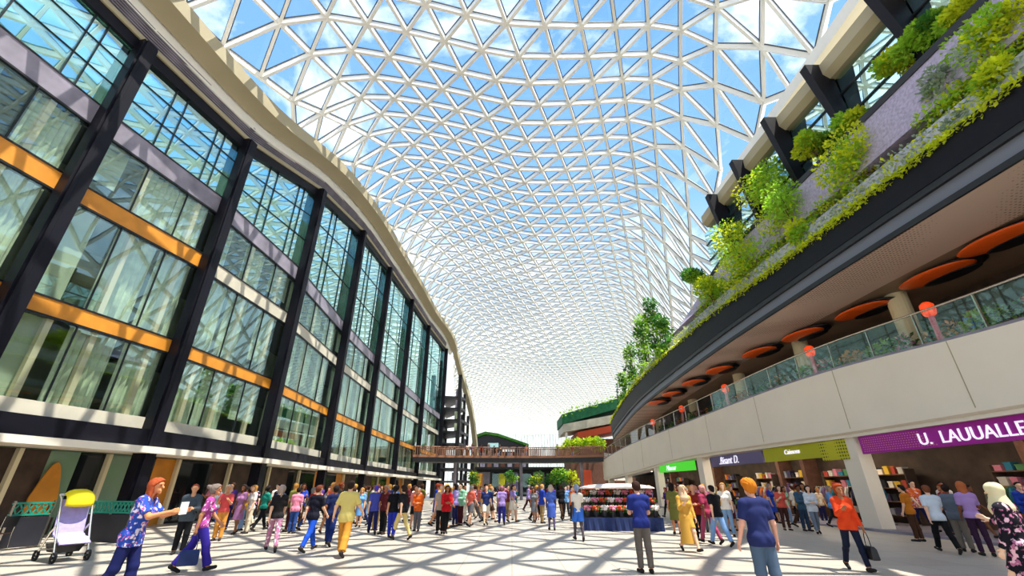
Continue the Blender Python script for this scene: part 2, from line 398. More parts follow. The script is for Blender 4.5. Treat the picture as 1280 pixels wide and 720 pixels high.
for i in range(NB):
    vis = i >= 2
    wn = struct('window_%d' % (i+1), 'glass bay with amber bands of the curved facade, bay %d counted from the near end' % (i+1), 'window')
    for (a, da, b, db, m, nm) in rows:
        mb = MB(); strip(mb, i, (a,da), (b,db), -.06, 0, 1); mb.build('glass_pane', m, wn)
        mb = MB(); us = [.32,.42,.72,.8] if nm == 'top' else [.36,.68]
        if i > 6: us = us[::2]
        for u in us: mb.bar(fp(i,u,(a,da),.03), fp(i,u,(b,db),.03), .038, .08, up=nrm(i))
        if nm == 'top':
            for q in (.36,.7):
                p0, p1 = (fp(i,uu,(a,da),.03).lerp(fp(i,uu,(b,db),.03), q) for uu in (0,1)); mb.bar(p0, p1, .08, .038)
        mb.build('mullion', M_black, wn)
    for a, b, m in (('b2','b2t',M_orange),('b1','b1t',M_orange),('gr','grt',M_gband)):
        mb = MB(); strip(mb, i, (a,-.08), (b,.08), -.3, .04); strip(mb, i, (a,-.16), (a,-.08), -.2, .07, mi=1); strip(mb, i, (b,.08), (b,.15), -.2, .07, mi=1)
        mb.build('spandrel', [m if not (m is M_orange and i >= 4 and a == 'b1') else M_sill, M_black], wn)
    mb = MB(); strip(mb, i, ('sill',-.42), ('sill',.12), -.3, .1); mb.build('window_sill', M_sill, wn)
    for (a, da, b, db, m, nm) in rows[:3]:
        for u in ([.42,.78] if nm != 'lower' else [.22,.5,.84]):
            u += rg.uniform(-.05,.05); mb = MB()
            mb.bar(fp(i,u,(a,-.1),-.2), fp(i,u,(b,.1),-.2), .22, .2, up=nrm(i)); mb.build('interior_post', M_post, wn)
        if vis:
            for q in range(3):
                u0 = .02+q*.33+rg.uniform(0,.05); u1 = min(.985, u0+rg.uniform(.2,.29)); mb = MB(); flat = (q+i) % 3 == 0
                nn = 28; pts = [(u0+(u1-u0)*k/nn, -.5+(0 if flat else .09*math.sin(k*1.55))) for k in range(nn+1)]
                zb_ = (a,.9*(rg.random() < .5)) if flat else (a,-.05)
                mb.loft([[fp(i,u,zb_,o-.03), fp(i,u,zb_,o), fp(i,u,(b,.0),o), fp(i,u,(b,.0),o-.03)] for u, o in pts]); c = mb.build('blind' if flat else 'curtain', M_blind if flat else M_curt)
                tag(c, '%s, %s of the %s storey window, %s visible facade bay' % ('flat sage blind' if flat else 'pleated sage curtain', ('near end','middle','far end')[q], nm, ORD[i-2]), 'blind' if flat else 'curtain', 'curtains and blinds behind the glass facade')
# shopfronts under the facade canopy
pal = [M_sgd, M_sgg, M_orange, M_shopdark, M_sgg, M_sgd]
for i in range(2, NB):
    n = 6
    PN = {3:[M_shopdark,M_shopdark,M_shopdark,M_shopdark,M_sgg,M_sgd],4:[M_sgg,M_sgd,M_orange,M_sgd,M_sgd,M_shopdark]}
    for k in range(n):
        u0, u1 = k/n, (k+1)/n
        mb = MB(); z1 = ('ledge',-.1)
        a0, a1 = fp(i,u0,z1,-1.6), fp(i,u1,z1,-1.6); nn = nrm(i)
        lo = lambda p: Vector((p.x, p.y, 0))
        b0, b1 = a0-nn*.2, a1-nn*.2
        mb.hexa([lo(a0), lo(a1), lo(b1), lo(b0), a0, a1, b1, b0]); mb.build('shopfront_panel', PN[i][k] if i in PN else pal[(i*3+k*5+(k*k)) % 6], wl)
        if k % 3: continue
        mb = MB(); p = a0+nn*.12; mb.bar(lo(p), p, .16, .2, up=nn); mb.build('shopfront_post', M_post, wl)
# dark louvred end tower
tw = empty('steel_tower', (-11.2, 88, 0))
tag(tw, 'dark open steel frame tower closing the far end of the glass facade', 'tower')
TX = [(-2.6,-6),(1.2,-5),(3.0,7.5),(-3,8)]
def tz(k): return (24, 21.5, 9.5, 13)[k]
mb = MB()
for k, (x, y) in enumerate(TX): mb.bar((x,y,0), (x,y,tz(k)), .7, .7, up=(1,0,0))
mb.bar((2.3,2,0), (2.3,2,14.8), .5, .5, up=(1,0,0)); mb.bar((1.8,-1.5,0),(1.8,-1.5,18.5), .5,.5, up=(1,0,0))
mb.build('frame', M_black, tw)
mb = MB(); mb.hexa([(-2.7,-6,0),(-2.5,-6,0),(-2.9,8,0),(-3.1,8,0),(-2.7,-6,23.5),(-2.5,-6,23.5),(-2.9,8,12.6),(-3.1,8,12.6)]); mb.build('cladding', M_black2, tw)
pts_e = [(1.2,-5),(1.8,-1.5),(2.3,2),(3.0,7.5)]; hz = [21.5,18.5,14.8,9.5]
for l in range(9):
    z = 2.6+l*2.1; mb = MB()
    ok = [p for p, h in zip(pts_e, hz) if h > z]
    if len(ok) < 2: continue
    for a, b in zip(ok, ok[1:]): mb.bar((a[0],a[1],z), (b[0],b[1],z), .5, .45)
    a, b = ok[0], ok[-1]; mb.hexa([(-2.6,-6,z-.1),(a[0],a[1],z-.1),(b[0],b[1],z-.1),(-3,8,z-.1),(-2.6,-6,z+.1),(a[0],a[1],z+.1),(b[0],b[1],z+.1),(-3,8,z+.1)])
    mb.build('floor_deck', M_black2, tw)
    for q in range(3):
        t0 = rg.uniform(0,.8); p = Vector((a[0],a[1],z+.2)).lerp(Vector((b[0],b[1],z+.2)), t0)
        mb = MB(); mb.box((p.x-.5, p.y, p.z+.6), (.5, rg.uniform(.8,1.6), 1.3)); mb.build('panel', rg.choice([M_gband, M_sill, M_back, M_gband]), tw)
# ------------------------------------------------------------------ right building
wr = struct('wall_right', 'terraced building with cream balcony front and planted granite tiers', 'building')
mb = MB(); sweep(mb, FAS, lambda p: [(0,p[2]+.34),(0,p[3]),(.35,p[3]),(.35,p[2]+.34)]); mb.build('balcony_front', M_cream, wr)
mb = MB(); sweep(mb, FAS, lambda p: [(.12,p[2]+.1),(.12,p[2]+.34),(-.04,p[2]+.34),(-.04,p[2]+.22)]); sweep(mb, FAS, lambda p: [(.06,p[2]),(.06,p[2]+.12),(.5,p[2]+.34),(1.2,p[2]+.34),(1.2,p[2])]); mb.build('cornice', M_cream, wr)
mb = MB()
for y in (9.2,14.6,20.3,26.5,33,40,47,54):
    p = along(FAS, y); mb.box((p[0]-.004, y, (p[2]+p[3])/2+.17), (.02,.03,p[3]-p[2]-.36))
mb.build('panel_joint', M_beige, wr)
mb = MB(); sweep(mb, FAS, lambda p: [(.3,p[2]+.5),(.3,p[3]-.15),(9,p[3]-.15),(9,p[2]+.5)], y1=66); mb.build('balcony_floor', M_plainsoff, wr)
mb = MB(); sweep(mb, FAS, lambda p: [(.02,p[3]),(.02,p[3]+.1),(.3,p[3]+.1),(.3,p[3])]); mb.build('coping', M_gband, wr)
mb = MB(); sweep(mb, FAS, lambda p: [(5.2,p[3]-.2),(5.2,p[3]+3.9),(5.8,p[3]+3.9),(5.8,p[3]-.2)], y1=63); mb.build('back_wall', M_shopdark, wr)
for y in (6,11.5,18.4,25,32,40,48):
    p = along(FAS, y); mb = MB(); mb.lathe([(.42,0),(.42,3.6)], (p[0]+2.6, y, p[3]-.15), 20); mb.build('balcony_column', M_post, wr)
# slab
mb = MB(); sweep(mb, SLB, lambda p: [(0,p[2]),(0,p[2]+.2),(.1,p[2]+.2),(.1,p[2])]); sweep(mb, SLB, lambda p: [(.02,p[2]+.72),(.02,p[2]+.95),(.3,p[2]+.95),(.3,p[2]+.72)]); mb.build('slab_lip', M_black, wr)
mb = MB(); sweep(mb, SLB, lambda p: [(.14,p[2]+.2),(.14,p[2]+.74),(.4,p[2]+.74),(.4,p[2]+.2)]); mb.build('slab_channel', M_greych, wr)
mb = MB(); sweep(mb, SLB, lambda p: [(.0,p[2]+.95),(-.1,p[3]),(.3,p[3]),(.5,p[2]+.95)]); mb.build('slab_parapet', M_navy, wr)
mb = MB(); sweep(mb, SLB, lambda p: [(.05,p[2]+.02),(.05,p[2]+.12),(2.9,p[2]+.35),(2.9,p[2]-.05)]); mb.build('soffit', M_soff, wr)
mb = MB(); sweep(mb, SLB, lambda p: [(2.8,p[2]+.02),(2.8,p[2]+.5),(9,p[2]+.5),(9,p[2]+.02)], y1=62); mb.build('balcony_ceiling', M_plainsoff, wr)
mb = MB(); sweep(mb, SLB, lambda p: [(.3,p[2]+.9),(.3,p[3]-.2),(8,p[3]-.2),(8,p[2]+.9)], y1=62); mb.build('roof_slab', M_black2, wr)
# tiers above the slab
TE = [p for p in SLB if p[1] <= 36]
mb = MB(); sweep(mb, SLB, lambda p: [(.2,p[3]-.2),(.7,p[3]+1.2),(.95,p[3]+1.2),(.95,p[3]-.2)], y1=46); mb.build('stone_wall', M_stone, wr)
mb = MB(); sweep(mb, SLB, lambda p: [(1.9,p[3]-.2),(1.9,p[3]+2.3),(2.2,p[3]+2.3),(2.2,p[3]-.2)], y1=35); mb.build('recess_wall', M_black, wr)
tp = lambda p: float(np.interp(p[1], [-9,25,28,35.5], [4.0,4.0,3.4,2.0]))
mb = MB(); sweep(mb, SLB, lambda p: [(1.0,p[3]+1.9),(1.35,p[3]+max(tp(p),2.0)),(1.75,p[3]+max(tp(p),2.0)),(2.4,p[3]+1.9)], y1=36); mb.build('granite_wall', M_granite, wr)
mb = MB(); sweep(mb, SLB, lambda p: [(1.3,p[3]+tp(p)-.02),(1.3,p[3]+tp(p)+.28),(2.6,p[3]+tp(p)+.28),(2.6,p[3]+tp(p)-.02)], y1=30); mb.build('terrace_ledge', M_black, wr)
mb = MB(); sweep(mb, SLB, lambda p: [(2.6,p[3]-.2),(2.6,p[3]+3.8),(9,p[3]+3.8),(9,p[3]-.2)], y1=32); sweep(mb, SLB, lambda p: [(4.5,p[3]+3.7),(4.5,p[3]+9),(9,p[3]+9),(9,p[3]+3.7)], y1=29); mb.build('building_core', M_black2, wr)
zb = lambda p: p[3]+float(np.interp(p[1], [-6,10,20,30], [8.0,8.2,8.6,8.2]))
mb = MB(); sweep(mb, SLB, lambda p: [(2.3,zb(p)),(2.0,zb(p)+.3),(2.0,zb(p)+.95),(4.2,zb(p)+1.2),(4.2,zb(p))], y1=30); mb.build('roof_beam', M_beige, wr)
ys = [-6,-1,3,7.2,11.3,15.3,18.9,22.5,26,29.5]
for k, (a, b) in enumerate(zip(ys, ys[1:])):
    wn = struct('window_%d' % (NB+1+k), 'teal upper window band under the beige roof edge, section %d from the near end' % (k+1), 'window')
    mb = MB(); pa, pb = along(SLB, a), along(SLB, b)
    f = lambda p, o, z: (p[0]+o, p[1], z)
    mb.hexa([f(pa,2.55,pa[3]+4.2),f(pb,2.55,pb[3]+4.2),f(pb,2.62,pb[3]+4.2),f(pa,2.62,pa[3]+4.2),f(pa,2.55,zb(pa)+.05),f(pb,2.55,zb(pb)+.05),f(pb,2.62,zb(pb)+.05),f(pa,2.62,zb(pa)+.05)])
    mb.build('glass_pane', M_tealtop, wn)
    mb = MB()
    for q in (.42,.75):
        za = pa[3]+4.2+(zb(pa)-pa[3]-4.2)*q; zz = pb[3]+4.2+(zb(pb)-pb[3]-4.2)*q
        mb.bar(f(pa,2.52,za), f(pb,2.52,zz), .08, .09)
    mb.build('mullion', M_black, wn)
    if b < 29:
        mb = MB(); z0, z1 = pb[3]+4.1, zb(pb)+1.0
        mb.hexa([(pb[0]+2.5,b-.15,z0),(pb[0]+2.5,b+.15,z0),(pb[0]+2.2,b+.15,z0),(pb[0]+2.2,b-.15,z0),(pb[0]+2.5,b-.22,z1),(pb[0]+2.5,b+.22,z1),(pb[0]+1.3,b+.22,z1),(pb[0]+1.3,b-.22,z1)])
        mb.build('fin', M_navy, wn)
# ground floor behind the shops
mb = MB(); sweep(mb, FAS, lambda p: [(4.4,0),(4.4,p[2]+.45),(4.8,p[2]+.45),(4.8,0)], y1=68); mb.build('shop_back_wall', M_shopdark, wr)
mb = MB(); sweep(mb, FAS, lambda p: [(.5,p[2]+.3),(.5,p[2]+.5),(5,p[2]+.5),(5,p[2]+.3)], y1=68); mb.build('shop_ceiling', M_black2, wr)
mb = MB(); sweep(mb, FAS, lambda p: [(-.1,0),(-.1,.09),(4.5,.09),(4.5,0)], y1=68); mb.build('threshold', M_gband, wr)
for y in (21.0, 35.5, 44.5, 54, 63):
    p = along(FAS, y); h = p[2]+.1; x = p[0]+.25; mb = MB()
    mb.hexa([(x-.1,y-.55,0),(x+.5,y-.55,0),(x+.5,y+.45,0),(x-.1,y+.45,0),(x-.1,y-.5,h),(x+.5,y-.5,h),(x+.5,y+.5,h),(x-.1,y+.5,h)])
    mb.build('shop_pillar', M_cream, wr)
for y in (9,17,29,31.5,40.5,49.5):
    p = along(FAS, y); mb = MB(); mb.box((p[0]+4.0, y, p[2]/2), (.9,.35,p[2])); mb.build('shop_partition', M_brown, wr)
# ------------------------------------------------------------------ people: signed distance bodies meshed with surface nets
def surface_nets(D, org, h):
    nx, ny, nz = D.shape; ins = D < 0
    cs = np.zeros((nx-1, ny-1, nz-1), np.int8)
    for a in (0,1):
        for b in (0,1):
            for c in (0,1): cs += ins[a:nx-1+a, b:ny-1+b, c:nz-1+c]
    act = (cs > 0) & (cs < 8); ids = np.full(act.shape, -1, np.int64)
    ii = np.argwhere(act); ids[act] = np.arange(len(ii))
    acc = np.zeros((len(ii), 3)); cnt = np.zeros(len(ii)); crn = [(a,b,c) for a in (0,1) for b in (0,1) for c in (0,1)]
    for p in crn:
        for q in crn:
            if p < q and sum(abs(x-y) for x, y in zip(p, q)) == 1:
                dp = D[ii[:,0]+p[0], ii[:,1]+p[1], ii[:,2]+p[2]]; dq = D[ii[:,0]+q[0], ii[:,1]+q[1], ii[:,2]+q[2]]
                m = (dp < 0) != (dq < 0); t = np.where(m, dp/np.where(m, dp-dq, 1), 0)[:,None]
                acc += np.where(m[:,None], np.array(p)+(np.array(q)-np.array(p))*t, 0); cnt += m
    V = (ii+acc/cnt[:,None])*h+np.array(org); Fc = []
    for ax in range(3):
        sl = [slice(1,-1)]*3; sl[ax] = slice(0,-1); s0 = tuple(sl); sl[ax] = slice(1,None); s1 = tuple(sl)
        a, b = ins[s0], ins[s1]; e = np.argwhere(a != b)
        if not len(e): continue
        base = e.copy()
        for k in range(3):
            if k != ax: base[:,k] += 1
        u, v = (ax+1) % 3, (ax+2) % 3; o = [np.zeros(3, int) for _ in range(4)]
        o[1][u] = -1; o[2][u] = -1; o[2][v] = -1; o[3][v] = -1
        q = np.stack([ids[tuple((base+k).T)] for k in o], 1)
        fl = a[tuple(e.T)]; q[~fl] = q[~fl][:, ::-1]
        Fc.append(q)
    return V, np.concatenate(Fc)
def seg(a, b, ra, rb=None, ys=1.0, k=.03, cut=None): return (np.array(a, float), np.array(b, float), ra, ra if rb is None else rb, ys, k, cut)
def field(prims, h, grow=0.0, pad=.05):
    lo = np.min([np.minimum(p[0], p[1])-max(p[2], p[3]) for p in prims], 0)-grow-pad
    hi = np.max([np.maximum(p[0], p[1])+max(p[2], p[3]) for p in prims], 0)+grow+pad
    n = np.ceil((hi-lo)/h).astype(int)+1; D = np.full(n, 1.0)
    ax = [lo[i]+h*np.arange(n[i]) for i in range(3)]
    for a, b, ra, rb, ys, k, cut in prims:
        R = max(ra, rb)+grow+k+.03
        i0 = np.maximum(0, np.floor((np.minimum(a, b)-R-lo)/h).astype(int)); i1 = np.minimum(n, np.ceil((np.maximum(a, b)+R-lo)/h).astype(int)+1)
        x, y, z = np.meshgrid(*[ax[i][i0[i]:i1[i]] for i in range(3)], indexing='ij')
        d = b-a; dd = max((d*d).sum(), 1e-9)
        px, py, pz = x-a[0], y-a[1], z-a[2]
        t = np.clip((px*d[0]+py*d[1]+pz*d[2])/dd, 0, 1)
        q = np.sqrt((px-t*d[0])**2+((py-t*d[1])/ys)**2+(pz-t*d[2])**2)-(ra+(rb-ra)*t+grow)
        if ys < 1: q = q*(.5+.5*ys)
        if cut is not None:
            L = math.sqrt(dd); q = np.maximum(q, (px*d[0]+py*d[1]+pz*d[2])/L-L*cut)
        s = D[i0[0]:i1[0], i0[1]:i1[1], i0[2]:i1[2]]
        if k > 0:
            hh = np.clip(.5+.5*(s-q)/k, 0, 1); s[...] = s*(1-hh)+q*hh-k*hh*(1-hh)
        else: s[...] = np.minimum(s, q)
    return D, lo, h, np.meshgrid(*ax, indexing='ij', sparse=True)
def sdf_mesh(name, D, lo, h):
    D[[0,-1]] = 1; D[:,[0,-1]] = 1; D[:,:,[0,-1]] = 1
    V, Q = surface_nets(D, lo, h)
    me = bpy.data.meshes.new(name); me.vertices.add(len(V)); me.vertices.foreach_set('co', V.ravel())
    me.loops.add(Q.size); me.loops.foreach_set('vertex_index', Q.ravel().astype(np.int32))
    me.polygons.add(len(Q)); me.polygons.foreach_set('loop_start', np.arange(0, Q.size, 4, dtype=np.int32))
    me.polygons.foreach_set('use_smooth', np.ones(len(Q), bool)); me.update(calc_edges=True); me.validate()
    return me
rad = math.radians
class Fig:
    """one figure: pose angles in degrees; faces +y, stands on z = 0"""
    def __init__(s, sex='m', legs=((0,0),(0,0)), arms=((4,8,12,0),(4,8,12,0)), lean=0, head=0, girth=1.0, turn=0):
        s.sex = sex; f = sex == 'f'; s.g = girth
        HIP = .93; hx = .085; lg = []
        for sg, (hf, kf) in zip((-1,1), legs):
            a = rad(hf); b = rad(hf-kf); h_ = np.array([sg*hx, 0, HIP])
            kn = h_+np.array([sg*.008, math.sin(a)*.43, -math.cos(a)*.43]); an = kn+np.array([sg*.004, math.sin(b)*.41, -math.cos(b)*.41])
            pt = rad(max(-50, min(12, (hf-kf)*.9))) # foot pitch
            d = np.array([sg*.14, math.cos(pt), math.sin(pt) if hf-kf < -5 or hf-kf > 8 else 0]); d /= np.linalg.norm(d)
            up = np.array([0, -math.sin(pt), math.cos(pt)])
            heel = an-up*.045-d*.05; toe = an-up*.055+d*.15
            lg.append([h_, kn, an, heel, toe])
        drop = min(min(l[3][2]-.036, l[4][2]-.028) for l in lg)
        s.dz = -drop
        for l in lg:
            for j in l: j[2] -= drop
        s.lg = lg; s.pel = np.array([0, 0, HIP-drop]); s.lean = rad(lean); s.turn = rad(turn)
        sw = .155 if f else .178
        s.sh = [s.up((sg*sw, 0, .475)) for sg in (-1,1)]; s.ar = []
        for sg, S_, (fl, ab, el, inw) in zip((-1,1), s.sh, arms):
            a, b, c = rad(fl), rad(ab), rad(inw)
            ud = np.array([sg*math.sin(b), math.sin(a)*math.cos(b), -math.cos(a)*math.cos(b)])
            e = rad(fl+el); fd = np.array([sg*math.sin(b)*.5-sg*math.sin(c), math.sin(e)*math.cos(c), -math.cos(e)*math.cos(c)]); fd /= np.linalg.norm(fd)
            el_ = S_+ud*.285; wr_ = el_+fd*.25; s.ar.append((S_, el_, wr_, fd))
        s.hc = s.up((0, .03+.03*head, .725)); s.tilt = head
    def up(s, p):           # trunk coordinates: above the pelvis, leaning and turning
        x, y, z = p; c, n = math.cos(s.turn), math.sin(s.turn); x, y = x*c-y*n, x*n+y*c
        c, n = math.cos(s.lean), math.sin(s.lean)
        return s.pel+np.array([x, y*c+z*n, -y*n+z*c])
    def trunk(s):
        f = s.sex == 'f'; g = s.g; u = s.up
        w = .112 if f else .128
        T = [seg(u((-.055,0,.02)), u((.055,0,.02)), .108*g if f else .104*g, ys=.85), seg(u((0,.0,.06)), u((0,0,.2)), w*g, w*g*.97, .82),
             seg(u((-.065,0,.34)), u((.065,0,.34)), .108*g, .108*g, .88), seg(u((0,0,.2)), u((0,0,.36)), .125*g, .14*g, .72),
             seg(s.sh[0]*.92+u((0,0,.485))*.08, s.sh[1]*.92+u((0,0,.485))*.08, .058), seg(u((-.09,-.01,.49)), u((.09,-.01,.49)), .07),
             seg(u((-.06,-.04,-.02)), u((-.06,-.04,-.0)), .08*g), seg(u((.06,-.04,-.02)), u((.06,-.04,0)), .08*g)]
        if f: T += [seg(u((x,.085,.33)), u((x,.095,.325)), .062) for x in (-.065,.065)]
        return T
    def legs(s, a=0, b=0, c=0, upto=1.0, cut=None, part=3):
        L = []
        for h_, k, an, he, to in s.lg:
            L.append(seg(h_, k, (.088+a)*s.g, .058+b, cut=cut if part == 1 else None))
            if part >= 2:
                m = k*.7+an*.3+np.array([0,-.018,0])
                L += [seg(k, m, .055+b, .052+b), seg(m, k*(1-upto)+an*upto, .052+b, .036+c, cut=.999 if upto < 1 else None)]
        return L
    def arms(s, a=0, cut=None, upto=None):
        A = []
        for S_, e, w, fd in s.ar:
            if upto == 'short': A += [seg(S_, S_+(e-S_)*.8, .056+a, .05+a, cut=.98)]
            else:
                A += [seg(S_, e, .05+a, .04+a), seg(e, w, .04+a, .027+a, cut=.98 if upto == 'long' else None)]
        return A
    def hands(s, h):
        H = []
        for sg, (S_, e, w, fd) in zip((-1,1), s.ar):
            lat = np.cross(fd, np.array([sg,0,0])); lat /= max(np.linalg.norm(lat), 1e-6)   # across the palm
            nrm_ = np.cross(fd, lat); k = max(.0085, h*.62); sp = max(.019, h*1.55)
            if np.dot(nrm_, np.array([-sg,0,0])) < 0: nrm_ = -nrm_                            # palm faces the thigh
            kn = w+fd*.085
            H += [seg(w-fd*.01, w+fd*.03, .025, .024, k=.015)]+[seg(w+fd*.02, kn+lat*sp*(i-1.5)*.92, .016, .0125, k=.008) for i in range(4)]
            for i, L in enumerate((.06,.07,.074,.064)):
                b0 = kn+lat*sp*(i-1.5); b1 = b0+(fd*.9+nrm_*.25)*L*.5; b2 = b1+(fd*.72+nrm_*.62)*L*.5
                H += [seg(b0, b1, k*1.08, k, k=.004), seg(b1, b2, k, k*.9, k=.003)]
            th = w+fd*.025+lat*.022; t1 = th+(fd*.6+lat*.75+nrm_*.3)*.035; t2 = t1+(fd*.9+lat*.25+nrm_*.4)*.03
            H += [seg(th, t1, .014, k*1.15, k=.008), seg(t1, t2, k*1.15, k, k=.003)]
        return H
    def headp(s):
        c = s.hc; f = s.sex == 'f'; o = lambda x, y, z: c+np.array([x,y,z])
        return [seg(s.up((0,-.005,.49)), o(0,-.025,-.09), .05 if f else .057, .046 if f else .053), seg(o(0,-.02,.015), o(0,.012,.02), .083, .078, k=.02), seg(o(0,.0,-.04), o(0,.035,-.062), .066, .047, k=.03),
                seg(o(0,.085,.0), o(0,.108,-.03), .011, .016, k=.012), seg(o(-.02,.082,-.068), o(.02,.082,-.068), .011, k=.01), seg(o(-.018,.083,-.084), o(.018,.083,-.084), .011, k=.01), seg(o(0,.074,-.108), o(0,.078,-.106), .02, k=.015), seg(o(-.045,.072,.025), o(.045,.072,.025), .014, k=.015),
                seg(o(-.08,-.012,-.02), o(-.082,-.016,.015), .014, .019, .7, .008), seg(o(.08,-.012,-.02), o(.082,-.016,.015), .014, .019, .7, .008)]
    def feet(s, a=0):
        return [seg(he, to, .037+a, .029+a) for _,_,an,he,to in s.lg]+[seg(an, he*.6+to*.4, .037, .035) for _,_,an,he,to in s.lg]
    def body(s, h):
        D, lo, h, X = field(s.trunk()+s.legs()+s.arms()+s.hands(h)+s.headp()+s.feet(-.006), h)
        c = s.hc     # eye sockets
        for x in (-.032,.032):
            D[...] = np.maximum(D, -(np.sqrt((X[0]-c[0]-x)**2+(X[1]-c[1]-.094)**2+(X[2]-c[2]-.002)**2)-.017))
        return sdf_mesh('person', D, lo, h)
    def tz_(s, X):           # height along the leaning trunk
        return (X[1]-s.pel[1])*math.sin(s.lean)+(X[2]-s.pel[2])*math.cos(s.lean)
    def shirt(s, h, sleeve='short', hem=-.08, loose=.016, collar=False, g2=0):
        T = [seg(p[0], p[1], p[2]+loose, p[3]+loose, p[4], p[5]) for p in s.trunk()]+s.arms(.016+g2, upto=sleeve if sleeve != 'none' else 'short')
        if hem < -.12: T += [seg(s.up((0,0,.0)), s.up((0,.0,hem)), .14+loose, .15+loose, .8)]
        if hem < -.05: T += [seg(l[0], l[0]*.75+l[1]*.25, (.089+loose)*s.g, .076+loose) for l in s.lg]+[seg(p[0], p[1], p[2]+loose+.004, ys=p[4]) for p in s.trunk()[6:8]]
        D, lo, h, X = field(T, h); t = s.tz_(X); r = np.sqrt((X[0]-s.up((0,0,.5))[0])**2+(X[1]-s.up((0,.02,.5))[1])**2)
        D[...] += .0028*np.sin(34*t+9*X[0]+5*np.sin(13*X[0]+7*X[1]))*np.clip((.42-t)*6,0,1)
        D[...] = np.maximum(D, hem-t); D[...] = np.maximum(D, t-.585)
        D[...] = np.maximum(D, .072-r-np.maximum(0,.50-t)*9)
        return sdf_mesh('shirt', D, lo, h)
    def trousers(s, h, loose=.018, upto=.98, kind='long', flare=0):
        T = [seg(p[0], p[1], p[2]+.01, p[3]+.01, p[4]) for p in s.trunk()[:2]+s.trunk()[6:8]]
        if kind == 'shorts': T += s.legs(loose+.012, loose+.03, cut=.82, part=1)
        else: T += s.legs(min(loose,.012), loose+.002, loose+.012+flare, upto=upto)
        D, lo, h, X = field(T, h); t = s.tz_(X); D[...] = np.maximum(D, t-.1); 
        return sdf_mesh('trousers', D, lo, h)
    def skirt(s, h, zb=.5, rb=.2):
        p = s.pel; yb = .5*(s.lg[0][1][1]+s.lg[1][1][1])*.6
        T = [seg(s.up((0,0,.1)), p+np.array([0,0,-.06]), .135, .165, .8), seg(p+np.array([0,-.01,-.04]), np.array([0,yb,zb]), .165, rb, .85, cut=.999)]
        T += [seg(l[0], l[1], .1, .085, cut=.8) for l in s.lg] if zb < .62 else []
        D, lo, h, X = field(T, h); D[...] = np.maximum(D, s.tz_(X)-.12); D[...] = np.maximum(D, zb-X[2]+0*X[0])
        return sdf_mesh('skirt', D, lo, h)
    def hair(s, h, style='short'):
        c = s.hc; o = lambda x, y, z: c+np.array([x,y,z]); g = .012 if style == 'short' else .024 if style == 'tousled' else .018
        D, lo, h, X = field([seg(o(0,-.025,.022), o(0,.012,.03), .083+g, .078+g, k=.02), seg(o(0,-.03,-.03), o(0,-.035,0), .07+g)]+([seg(o(0,-.13,.05), o(0,-.15,.06), .045)] if style == 'bun' else [])+
            ([seg(o(0,-.045,-.02), o(0,-.075,-.25), .085, .07, .6), seg(o(-.07,-.02,0), o(-.08,-.02,-.2), .035, .025), seg(o(.07,-.02,0), o(.08,-.02,-.2), .035, .025)] if style == 'long' else [])+
            ([seg(o(0,-.12,.03), o(0,-.16,-.2), .035, .02)] if style == 'tail' else []), h)
        y, z = X[1]-c[1], X[2]-c[2]
        k = .022 if style in ('short','tousled') else .035
        am = .005 if style == 'tousled' else .003; D[...] += am*(np.sin(150*(X[0]-c[0])+3*np.sin(30*z+20*y))+.6*np.sin(170*y+40*z+50*(X[0]-c[0])))
        D[...] = np.maximum(D, np.where(z > -.02, y-.95*(z-.02)-k, y-k+.025 if style not in ('short','tousled') else y+.3*(z+.02)*-2+.02)+0*X[0])
        return sdf_mesh('hair', D, lo, h)
    def scarf(s, h):
        c = s.hc; o = lambda x, y, z: c+np.array([x,y,z])
        D, lo, h, X = field([seg(o(0,-.025,.02), o(0,.012,.025), .102, .095), seg(o(0,-.02,-.06), o(0,-.02,-.22), .1, .15, .9), seg(o(0,.04,-.17), o(0,.05,-.24), .1, .13, .7)], h)
        D[...] = np.maximum(D, -(np.sqrt(((X[0]-c[0])/.75)**2+(X[1]-c[1]-.12)**2+((X[2]-c[2]+.02)/1.15)**2)-.083))
        return sdf_mesh('headscarf', D, lo, h)
    def shoe(s, h, k):
        _,_,an,he,to = s.lg[k]
        D, lo, h, X = field([seg(he, to, .043, .036, k=.02), seg(an+np.array([0,0,.0]), he*.65+to*.35, .043, .04, k=.02)], h)
        D[...] = np.maximum(D, he[2]*0-X[2]+0*X[0]+.001)
        return sdf_mesh('shoe', D, lo, h)
class Kit:      # meshes of one kind of figure
    def __init__(s, fig, h, top='short', bot='long', hair='short', loose=.016, hem=-.08, bloose=.018, flare=0, skz=.5, skr=.2):
        s.fig = fig; s.p = {}; s.body = fig.body(h); hc = max(h, .011)
        s.parts = [('hair' if hair != 'scarf' else 'headscarf', fig.scarf(hc) if hair == 'scarf' else fig.hair(hc, hair), 'H')]
        s.parts.append(('shirt' if top != 'long' else 'jacket', fig.shirt(hc, top, hem, loose), 'T'))
        if bot in ('skirt', 'dress'): s.parts.append(('skirt', fig.skirt(hc, skz, skr), 'B' if bot == 'skirt' else 'T'))
        else: s.parts.append(('trousers' if bot == 'long' else 'shorts', fig.trousers(hc, bloose, kind=bot, flare=flare), 'B'))
        for k in (0,1): s.parts.append(('shoe', fig.shoe(max(h,.009), k), 'S'))
        s.body.materials.append(M_skin)
        for _, m, _k in s.parts: m.materials.append(M_tint)
        for _, m, _k in s.parts[:3]:
            pass
        s.eye = []
        if h < .01:
            for x in (-.032,.032):
                c = fig.hc; mb = MB(); mb.ball((c[0]+x, c[1]+.078, c[2]+.003), .0115, 8, 6)
                e = bpy.data.meshes.new('eye'); e.from_pydata(mb.v, [], mb.f); e.materials.append(M_rubber); s.eye.append(e)
SKINS = ['#e8b796','#d99f78','#c98a62','#a86f4c','#7d4f36','#efc4a6']
